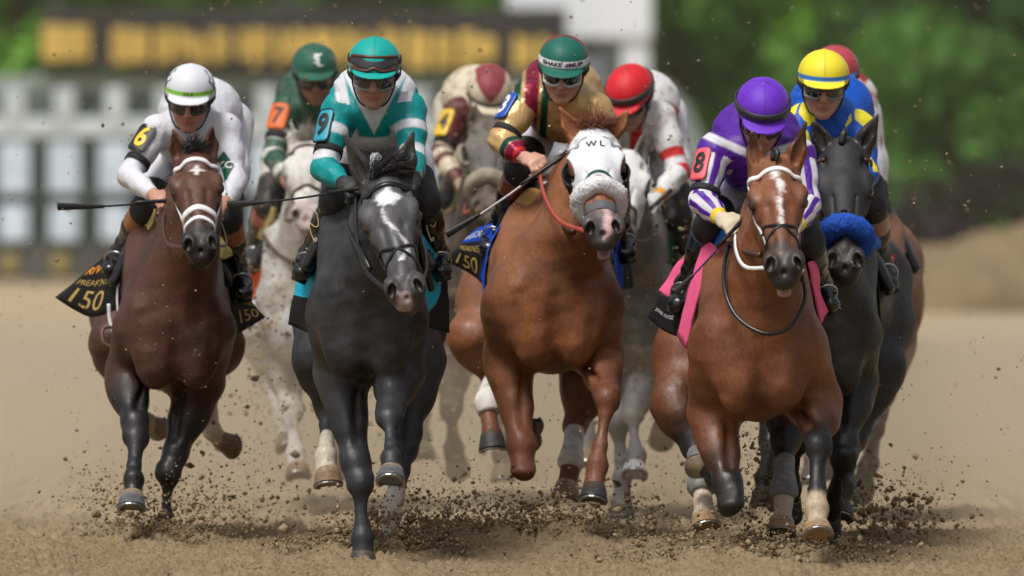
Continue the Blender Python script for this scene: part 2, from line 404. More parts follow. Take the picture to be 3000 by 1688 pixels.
def make_horse(sp):
    Yj = sp['Y']; X = lambda px, py, dy: P(px, py, Yj + dy)
    vox = sp.get('vox', .0085)
    # --- head frame
    yp = Yj + sp.get('polldy', -.52); Pp = P(*sp['poll'], yp); lo, hi = .02, .66; hs = sp.get('hs', 1.06)
    for _ in range(30):
        d = (lo + hi) / 2
        if np.linalg.norm(P(*sp['muzzle'], yp - d) - Pp) < HLEN * hs * .97: lo = d
        else: hi = d
    Mz = P(*sp['muzzle'], yp - d); u = nrm(Mz - Pp); e = sp['eyes']
    w = P(*e[1], yp) - P(*e[0], yp); w = nrm(w); w = nrm(w - u * (w @ u)); v = np.cross(u, w)
    R = np.array([u, v, w])
    L = lambda U, V, Wd: Pp + hs * (u * U + v * V + w * Wd)
    # --- torso
    cL, cR = sp['chest']; yc = Yj - .1; xl, xr = P(cL, 0, yc)[0], P(cR, 0, yc)[0]; cx = (xl + xr) / 2; hw = (xr - xl) / 2 * .845
    zb = sp['zb']; rx = P(sp['rump'], 0, Yj + 1.1)[0] if 'rump' in sp else cx
    def B(lx, dy, dz): return A(cx + (rx - cx) * (dy + .1) / 1.2 + lx, Yj + dy, zb + dz)
    legs = {k: [X(*j) for j in sp[k]] for k in ('FL', 'FR', 'HL', 'HR')}
    allp = np.array([p for k in legs for p in legs[k]] + [B(-.42, -.5, 0), B(.42, 1.6, .95), L(-.2, .1, -.2), L(.65, .1, .2), L(0, .1, .2)] + [P(*q, yp) for q in sp['ears']])
    S = SDF(allp.min(0) - .12, allp.max(0) + .12, vox)
    # trunk
    S.ell(B(0, .36, .40), (min(.285, hw + .02), .66, .375), k=.05)
    S.ell(B(0, -.08, .37), (hw * .87, .33, .355), k=.06)
    S.ell(B(0, .88, .47), (.235, .42, .28), k=.10)
    S.ell(B(0, 1.16, .52), (.25, .40, .26), k=.10)
    S.cone(B(0, .10, .63), B(0, .62, .66), .13, .13, .10, sq=((1, 0, 0), .75))
    for s in (-1, 1):
        S.cone(B(s * .12, .14, .66), B(s * hw * .66, -.24, .36), .10, .115, .07, sq=((1, 0, 0), .8))
        S.ell(B(s * hw * .80, -.20, .34), (.062, .11, .13), k=.05)
        S.ell(B(s * .088, -.325, .185), (.088, .074, .135), k=.045)
        S.ell(B(s * hw * .62, -.29, .30), (.085, .08, .15), k=.06)
    S.ell(B(0, -.27, .37), (.15, .12, .25), k=.06)
    # breast furrows: centre line and below the collar muscles
    S.cone(B(0, -.435, .34), B(0, -.395, .05), .010, .018, .05, op='s')
    for s in (-1, 1): S.cone(B(s * .175, -.40, .36), B(s * .165, -.40, .10), .012, .010, .045, op='s')
    for s in (-1, 1): S.cone(B(s * .05, -.44, .42), B(s * .14, -.40, .37), .010, .010, .04, op='s')
    # neck
    thr = L(.15, -.22, 0); nape = L(.0, -.09, 0)
    S.chain([(B(0, .12, .64), .115), (lerp(B(0, .12, .66), nape, .5) + A(0, 0, .02), .085), (nape, .075)], .09, sq=((1, 0, 0), .8))
    S.chain([(B(0, -.16, .42), .19), (lerp(B(0, -.2, .46), thr, .5), .125), (thr, .085)], .10, sq=((1, 0, 0), .84))
    S.chain([(B(0, -.02, .54), .18), (lerp(B(0, -.04, .56), L(.06, -.15, 0), .5), .135), (L(.06, -.15, 0), .09)], .09, sq=((1, 0, 0), .72))
    for s in (-1, 1): S.cone(lerp(B(s * .07, -.2, .42), L(.1, -.2, s * .03), .05), L(.12, -.19, s * .05), .055, .04, .05)
    # forelegs
    for kk, s in (('FL', -1), ('FR', 1)):
        E, K, Ft, C, So = legs[kk]; sh = B(s * hw * .70, -.20, .30); m = lerp(E, K, .45); hook = nrm(K - E)
        S.chain([(sh, .125), (E, .098), (m, .066), (lerp(E, K, .8), .049), (K, .049)], .05)
        S.ell(lerp(E, K, .18) + A(s * .018, -.015, 0), (.07, .08, .13), R=frame(hook, A(0, -1, 0))[[1, 2, 0]], k=.05)
        S.ell(K + A(0, -.008, 0), (.050, .045, .062), R=np.array([A(1, 0, 0), *frame(nrm(Ft - K), A(0, -1, 0))[[1, 0]]]), k=.03)
        S.ell(K + A(0, -.004, 0) - nrm(Ft - K) * .035, (.052, .040, .026), k=.02)
        S.chain([(K, .042), (lerp(K, Ft, .22), .031), (lerp(K, Ft, .7), .028), (Ft, .037)], .02)
        S.ell(Ft, (.043, .044, .046), k=.02)
        S.chain([(Ft, .038), (lerp(Ft, C, .5), .034), (C, .044)], .02)
        b = nrm(np.cross(nrm(Ft - K), A(1, 0, 0))); b = b if b[1] > 0 else -b
        S.cone(K + b * .03 + nrm(Ft - K) * .03, Ft + b * .026, .018, .016, .014)     # tendon behind the cannon
        S.ell(Ft + b * .036 + nrm(C - Ft) * .01, (.024, .024, .024), k=.02)
        for g in (-1, 1):
            S.cone(lerp(K, Ft, .2) + A(g * .034, 0, 0) + b * .012, lerp(K, Ft, .8) + A(g * .034, 0, 0) + b * .012, .008, .007, .02, op='s'); S.ell(K + A(g * .036, -.018, 0), (.016, .016, .024), k=.015)
        S.cone(lerp(E, K, .15) + A(-s * .045, -.068, 0), lerp(E, K, .6) + A(-s * .02, -.066, 0), .005, .004, .05, op='s')
    # hindlegs
    for kk, s in (('HL', -1), ('HR', 1)):
        St, Hk, Ft, C, So = legs[kk]; hip = B(s * .14, 1.12, .52)
        S.chain([(hip, .155), (lerp(hip, St, .55), .135), (St, .10)], .08)
        S.cone(B(s * .15, 1.38, .45), lerp(St, Hk, .25), .11, .07, .08)
        S.chain([(St, .105), (lerp(St, Hk, .4), .082), (lerp(St, Hk, .8), .045), (Hk, .046)], .05)
        S.ell(Hk, (.048, .055, .06), k=.03)
        b = A(0, .05, .03); S.ell(Hk + b, (.024, .034, .034), k=.03)
        S.chain([(Hk, .044), (lerp(Hk, Ft, .3), .033), (lerp(Hk, Ft, .75), .030), (Ft, .040)], .02)
        S.ell(Ft, (.044, .045, .047), k=.02)
        S.chain([(Ft, .039), (lerp(Ft, C, .5), .034), (C, .044)], .02)
    # head
    q = lambda a: np.asarray(a) * hs
    def head(S):
        S.ell(L(.05, -.075, 0), q((.10, .085, .088)), R, .04)
        S.ell(L(.17, -.062, 0), q((.14, .066, .095)), R, .04)
        S.cone(L(.20, -.066, 0), L(.48, -.058, 0), q(.082), q(.056), .03, sq=(w, .95))
        S.cone(L(.22, -.044, 0), L(.44, -.040, 0), q(.046), q(.036), .03)
        for s in (-1, 1):
            S.ell(L(.175, -.035, s * .083), q((.050, .026, .026)), R, .028)
            S.cone(L(.13, -.16, s * .052), L(.27, -.145, s * .048), q(.082), q(.062), .04, sq=(w, .42))
            S.cone(L(.24, -.075, s * .066), L(.36, -.07, s * .045), q(.020), q(.014), .02)   # facial crest
            S.ell(L(.520, -.030, s * .046), q((.050, .030, .030)), R, .016)
        S.cone(L(.20, -.16, 0), L(.48, -.125 - sp.get('open', 0) * .5, 0), q(.062), q(.036), .04, sq=(w, .8))
        S.ell(L(.528, -.070, 0), q((.058, .048, .064)), R, .02)
        S.ell(L(.566, -.086, 0), q((.026, .034, .044)), R, .014); S.ell(L(.572, -.040, 0), q((.03, .012, .012)), R, .012, op='s')
        op = sp.get('open', 0)
        S.cone(L(.44, -.122 - op * .5, 0), L(.545, -.128 - op, 0), q(.036), q(.026), .025)
        for s in (-1, 1):
            S.ell(L(.548, -.016, s * .048), q((.030, .024, .0165)), frame(u * .8 - v * .35 + w * s * .25, v)[[0, 1, 2]], .007, op='s')
            S.ell(L(.20, -.052, s * .103), q((.030, .021, .014)), R, .014, op='s')      # eye socket
            S.cone(L(.172, -.036, s * .094), L(.226, -.040, s * .098), q(.009), q(.007), .008); S.cone(L(.180, -.072, s * .092), L(.222, -.072, s * .092), q(.007), q(.006), .008)
            S.ell(L(.36, -.072, s * .076), q((.08, .022, .018)), R, .02, op='s'); S.ell(L(.09, -.02, s * .075), q((.03, .018, .02)), R, .02, op='s'); S.cone(L(.26, -.002, s * .040), L(.44, -.002, s * .034), .004, .004, .03, op='s')
        if op > .02:
            S.ell(L(.56, -.112 - op * .4, 0), q((.055, .012 + op * .3, .036)), R, .01, op='s')
        else:
            for s in (-1, 1): S.cone(L(.575, -.113, s * .0), L(.50, -.108, s * .066), .004, .004, .012, op='s')
    head(S)
    for s, tip in zip((-1, 1), sp['ears']):
        tp = P(*tip, yp + sp.get('eardy', .0)); b0 = L(.015, -.055, s * .058); ax = tp - b0; l = np.linalg.norm(ax); a = ax / l; fr = frame(a, v + .35 * w * s)
        c = b0 + ax * .45
        S.cone(b0, b0 + ax * .4, q(.036), q(.036), .02, sq=(fr[1], .75)); S.cone(b0 + ax * .4, tp, q(.037), .004, .012, sq=(fr[1], .6))
        S.ell(b0 + ax * .50 + fr[1] * .022, (l * .40, .020, .021), R=fr, k=.008, op='s')
    # muscle relief
    G = S.grid(); near = np.abs(S.F) < .06
    pts = G[near]; fold = sstep(.55, .0, np.abs(pts[:, 1] - (Yj - .35))) * sstep(zb + .05, zb + .2, pts[:, 2]); S.F[near] += (.0055 * wob(pts, 7, 1) + .0030 * wob(pts, 15, 2) + .0028 * fold * np.sin(46 * (pts[:, 0] - cx) * (1 + .35 * (pts[:, 2] - zb)) + 2.2 * wob(pts, 4, 2))).astype('f4')
    V, Q = S.mesh()
    # --- coat colour per vertex
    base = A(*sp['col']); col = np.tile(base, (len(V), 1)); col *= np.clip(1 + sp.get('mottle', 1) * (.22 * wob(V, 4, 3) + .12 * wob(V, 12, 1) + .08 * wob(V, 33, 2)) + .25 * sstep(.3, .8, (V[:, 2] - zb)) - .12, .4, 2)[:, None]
    rel = (V - Pp) @ R.T / hs; U_, V_, W_ = rel.T; inhead = (U_ > -.15) & (U_ < .7) & (np.abs(W_) < .16) & (V_ > -.3) & (V_ < .15)
    def segd(a, b):
        t = np.clip(((V - a) @ (b - a)) / ((b - a) @ (b - a)), 0, 1); return np.linalg.norm(V - a - t[:, None] * (b - a), axis=1), t
    def tint(c, m): nonlocal col; col = col * (1 - m[:, None]) + A(*c) * m[:, None]
    pc = sp.get('points')
    if pc is not None:
        for kk in legs:
            E, K, Ft, C, So = legs[kk]; d_, t = segd(E, K); f0 = sp.get('pstart', .25)
            tint(pc, (d_ < .13) * sstep(f0, f0 + .6, t + .07 * wob(V, 14, 2)) * sstep(.13, .09, d_))
            d_, t = segd(K, Ft); tint(pc, sstep(.10, .07, d_) * 1.0); d_, t = segd(Ft, C); tint(pc, sstep(.10, .07, d_))
    for kk, t0, sc in sp.get('socks', ()):
        K, Ft, C = legs[kk][1:4]; d_, t = segd(K, Ft); tint(sc, sstep(.09, .06, d_) * sstep(t0, t0 + .03, t + .03 * wob(V, 30, 1)))
        d_, t = segd(Ft, C); tint(sc, sstep(.09, .06, d_))
    if 'muzc' in sp: tint(sp['muzc'], inhead * sstep(.38, .50, U_ + .03 * wob(V, 25, 2) - .25 * np.clip(V_ + .02, -.1, 0)))
    if 'facec' in sp: tint(sp['facec'], inhead * .8 * sstep(.02, .12, U_) * sstep(.50, .40, U_) * sstep(-.13, -.06, V_) * (.75 + .25 * wob(V, 18, 2)))
    if 'earc' in sp: tint(sp['earc'], inhead * sstep(.0, -.05, U_) * .85)
    for f, c in sp.get('marks', ()):
        tint(c, inhead * (V_ > -.09) * sstep(-.009, .007, f(U_, W_) + .004 * wob(V, 45, 1) + .004 * wob(V, 120, 2)) * .93)
    tint((.012, .008, .008), inhead * sstep(.030, .020, np.sqrt(((U_ - .545) * .8) ** 2 + (V_ + .026) ** 2 + ((np.abs(W_) - .047) * 1.25) ** 2)) * .95)  # shade inside the nostril openings, painted into the vertex colour
    tint((.02, .012, .01), inhead * sstep(.05, .028, np.sqrt(((U_ - .198) * .75) ** 2 + ((V_ + .05) * 1.1) ** 2 + (np.abs(W_) - .095) ** 2)) * .75)
    if 'mouthc' in sp: tint(sp['mouthc'], inhead * sstep(.036, .024, np.sqrt((U_ - .556) ** 2 + (V_ + .116 + sp.get('open', 0) * .5) ** 2)) * (U_ < .575) * (sp.get('open', 0) > 0))
    root = thing('race_horse', (cx, Yj + .2, 0), sp['label'], 'horse', 'galloping race horses')
    cm = mat('coat ' + sp['name'], attr='Col', rough=sp.get('rough', .45), spec=.45, coat=sp.get('coat', .02), noise=(95, .20), mud=sp.get('mud', 0), specks=sp.get('specks'),
             mudcol=sp.get('mudcol', (.26, .19, .115)), mudsc=sp.get('mudsc', 16), bump=[(16, .35, .02), (45, .2, .008), (200, .3, .003)], stretch=(1, 1, .55))
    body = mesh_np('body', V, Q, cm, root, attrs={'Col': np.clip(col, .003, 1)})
    veins(cm, sp)
    H = dict(root=root, L=L, u=u, v=v, w=w, R=R, Pp=Pp, B=B, cx=cx, zb=zb, Yj=Yj, X=X, legs=legs, head=head, S=S, hs=hs)
    near_head = np.linalg.norm(V - L(.25, -.08, 0), axis=1) < .62
    keep = near_head[Q].all(1); H['hb'] = bvh_of(V, Q[keep]); H['bb'] = bvh_of(V, Q)
    def hp(U, th, off=.0):                                   # point on the head's skin at length U and angle th (0 = front of face)
        th = math.radians(th); o = L(U, -.085, 0); d_ = v * math.cos(th) + w * math.sin(th)
        h = H['hb'].ray_cast(Vector(o + d_ * .4), Vector(-d_), .5)
        if h[0] is None: return o + d_ * .08, d_
        return np.array(h[0]) + np.array(h[1]) * off, np.array(h[1])
    H['hp'] = hp
    # eyes, hooves
    for s in (-1, 1):
        c = L(.197, -.050, s * .083); Vs, Qs = uvsphere(c, .0265 * hs, 12, 8); mesh_np('eye', Vs, Qs, EYE, root)
    for kk, hk in zip(('FL', 'FR', 'HL', 'HR'), sp['hoofs']):
        Ft, C, So = legs[kk][2:5]; toe = A(0, -1, .0) if np.abs(nrm(So - C)[1]) < .8 else A(0, 0, 1 if So[1] < C[1] else -1)
        if len(sp.get('toe_' + kk, ())): toe = A(*sp['toe_' + kk])
        hoof(root, C, So - C, toe, hk, sp.get('hoofs_s', 1.0))
    # mane, forelock, tail
    hm = mat('hair ' + sp['name'], sp.get('hair', (.012, .011, .011)), .45, noise=(40, .3))
    crest = [(lerp(L(.0, -.02, 0), B(0, .1, .78), t), nrm(A(sp.get('maneside', -1) * (.35 + .3 * t), .9, .35 - .5 * t)), 1.0 + .2 * t) for t in np.linspace(0, 1, 6)]
    hair('mane', crest, hm, root, n=sp.get('nmane', 420) * 2, length=.15, width=.0014, seed=3, curl=.3, fall=(0, .1, -.9))
    fl = sp.get('forelock', (.0, .11, 60)); fd = A(*sp.get('fl_dir', (0, 0, 0))); top = [(L(.02, .012, -.035), nrm(v * .35 + A(-.25, .3, .45) + fd), .8), (L(.015, .016, .0), nrm(v * .3 + A(.1, .5, .45) + fd), 1.0), (L(.02, .012, .035), nrm(v * .4 + A(.45, .3, .3) + fd), .8)]
    if fl[2]: hair('forelock', top, hm, root, n=fl[2] * 5, length=fl[1], width=.0012, seed=8, curl=.3, fall=(.3, .1, -.9), spread=.014)
    tb = B(0, 1.52, .66); hair('tail', [(tb + A(-.03, 0, 0), nrm(A(0, .8, -.6)), 1), (tb + A(.03, 0, 0), nrm(A(0, .8, -.6)), 1)], hm, root, n=200, length=.42, width=.003, seed=6, curl=.08, fall=(0, .1, -.3))
    return H

def uvsphere(c, r, n=12, m=8, R=None):
    r = np.broadcast_to(np.asarray(r, float), (3,)); R = np.eye(3) if R is None else R; V = []; Q = []
    for j in range(m + 1):
        for i in range(n):
            a, b = 2 * math.pi * i / n, math.pi * j / m; V.append(np.asarray(c) + (A(math.cos(a) * math.sin(b), math.sin(a) * math.sin(b), math.cos(b)) * r) @ R)
    for j in range(m):
        for i in range(n): Q.append((j * n + i, j * n + (i + 1) % n, (j + 1) * n + (i + 1) % n, (j + 1) * n + i)[::-1])
    return V, Q

# ---- tack
def strap(H, name, path, w, t, matl, parent, n=14, off=.001, closed=False):
    """path: (U, theta) key points on the head; the strap follows the skin between them"""
    pts = []; nor = []
    for (a, b) in zip(path[:-1], path[1:]):
        for k in range(n):
            q = k / n; p_, n_ = H['hp'](a[0] + (b[0] - a[0]) * q, a[1] + (b[1] - a[1]) * q, off); pts.append(p_); nor.append(n_)
    if not closed: p_, n_ = H['hp'](*path[-1], off); pts.append(p_); nor.append(n_)
    pts = np.array(pts); nor = np.array(nor)
    for _ in range(2):
        a, b = (np.roll(pts, 1, 0), np.roll(pts, -1, 0)); an, bn = (np.roll(nor, 1, 0), np.roll(nor, -1, 0))
        if not closed: a[0] = pts[0]; b[-1] = pts[-1]; an[0] = nor[0]; bn[-1] = nor[-1]
        pts = pts * .5 + (a + b) * .25; nor = nor * .5 + (an + bn) * .25
    V, Q = ribbon(pts, nor, w, t, closed); return mesh_np(name, V, Q, matl, parent)
def bridle(H, m, wd=.017, nose='plain', brow=True, cheekoff=.002, brcol=None, shadow=None, cheek=True):
    root = H['root']; br = bpy.data.objects.new('bridle', None); br.location = H['Pp']; link(br, root); br.matrix_world = Matrix.Translation(H['Pp'])
    bpy.context.view_layer.update()
    if brow: strap(H, 'browband', [(.055, -88), (.085, -45), (.075, 0), (.085, 45), (.055, 88)], wd * 1.1, .006, brcol or m, br, 6)
    if cheek:
        for s in (-1, 1): strap(H, 'cheek_strap', [(.05, s * 88), (.22, s * 98), (.36, s * 96), (.465, s * 94)], wd, .005, m, br, 8, cheekoff)
    if nose == 'plain': strap(H, 'noseband', [(.365, a) for a in range(-180, 180, 20)] + [(.365, 180)], wd * 1.2, .006, m, br, 3, closed=True)
    if nose == 'double':
        strap(H, 'noseband', [(.40, -125), (.375, -60), (.365, 0), (.375, 60), (.40, 125)], wd * 1.5, .010, m, br, 6)
        strap(H, 'drop_noseband', [(.47, -110), (.43, -60), (.415, 0), (.43, 60), (.47, 110)], wd, .007, m, br, 6)
    if nose == 'cross':
        for s in (-1, 1): strap(H, 'crossed_noseband', [(.31, s * 105), (.335, s * 60), (.375, 0), (.43, -s * 60), (.48, -s * 115)], .011, .007, BLACKLEATHER, br, 8)
    for s in (-1, 1):
        p_, n_ = H['hp'](.478, s * 100, .012); a_ = H['u']; b_ = np.cross(n_, a_)
        tube('bit_ring', [p_ + .032 * (a_ * math.cos(t) + b_ * math.sin(t)) for t in np.linspace(0, 2 * math.pi, 13)[:-1]], .0045, STEEL, br, 6, True, 2)
        H['bit' + str(s)] = p_
    return br
def reins(H, hands, m, parent=None, sag=.03, w=.016):
    for s, h in zip((-1, 1), hands):
        a = H['bit' + str(s)]; h = np.asarray(h); out = A(s * .045, 0, -.05); pts = catmull([a, lerp(a, h, .35) + out, lerp(a, h, .7) + out * .8, h], 6)
        nor = np.tile(A(s * .8, -.5, .3), (len(pts), 1)); V, Q = ribbon(pts, nor, w, .004); mesh_np('rein', V, Q, m, parent or H['root'])
def hood(H, matl, u0, u1, hole=.05, ears=True, th=.007):
    S = SDF(np.min([H['L'](a, b, c) for a in (-.12, .65) for b in (-.3, .1) for c in (-.2, .2)], 0), np.max([H['L'](a, b, c) for a in (-.12, .65) for b in (-.3, .1) for c in (-.2, .2)], 0), .006)
    H['head'](S); S.F -= th; L = H['L']
    G = S.grid(); rel = (G - H['Pp']) @ H['R'].T / H['hs']; U, V, Wd = rel[..., 0], rel[..., 1], rel[..., 2]
    arch = u1(Wd, V) if callable(u1) else u1
    S.F = np.maximum(S.F, np.maximum(u0 - U, U - arch) * .8).astype('f4')
    for s in (-1, 1):
        S.ell(L(.197, -.048, s * .112), (hole, hole * .72, .06), H['R'], .008, op='s')
        if ears: S.ell(L(-.005, -.045, s * .066), (.06, .05, .034), H['R'], .006, op='s')
    Vv, Q = S.mesh(); o = mesh_np('hood', Vv, Q, matl, H['root']); return o, Vv, Q
def wrap(H, leg, a, b, matl, r=.053, name='leg_wrap'):
    K, Ft, C = H['legs'][leg][1:4]; p0 = lerp(K, Ft, a); p1 = lerp(Ft, C, b)
    pts = [p0, lerp(p0, Ft, .4), lerp(p0, Ft, .8), Ft, p1]; V, Q = tube('x', pts, [r * .80, r * .82, r, r * 1.12, r * .86], matl, None, 14, False, 5, raw=True)
    return mesh_np(name, V, Q, matl, H['root'])
def girth(H, matl, dy=.22, w=.10):
    pts = []; nor = []
    for a in np.linspace(0, 2 * math.pi, 41)[:-1]:
        o = H['B'](0, dy, .4); d = A(math.sin(a), 0, -math.cos(a)); h = H['bb'].ray_cast(Vector(o + d * .47), Vector(-d), .4)
        p_ = np.array(h[0]) if h[0] is not None else o + d * .38; pts.append(p_ + d * .006); nor.append(d)
    V, Q = ribbon(pts, nor, w, .008, True); return mesh_np('girth', V, Q, matl, H['root'])

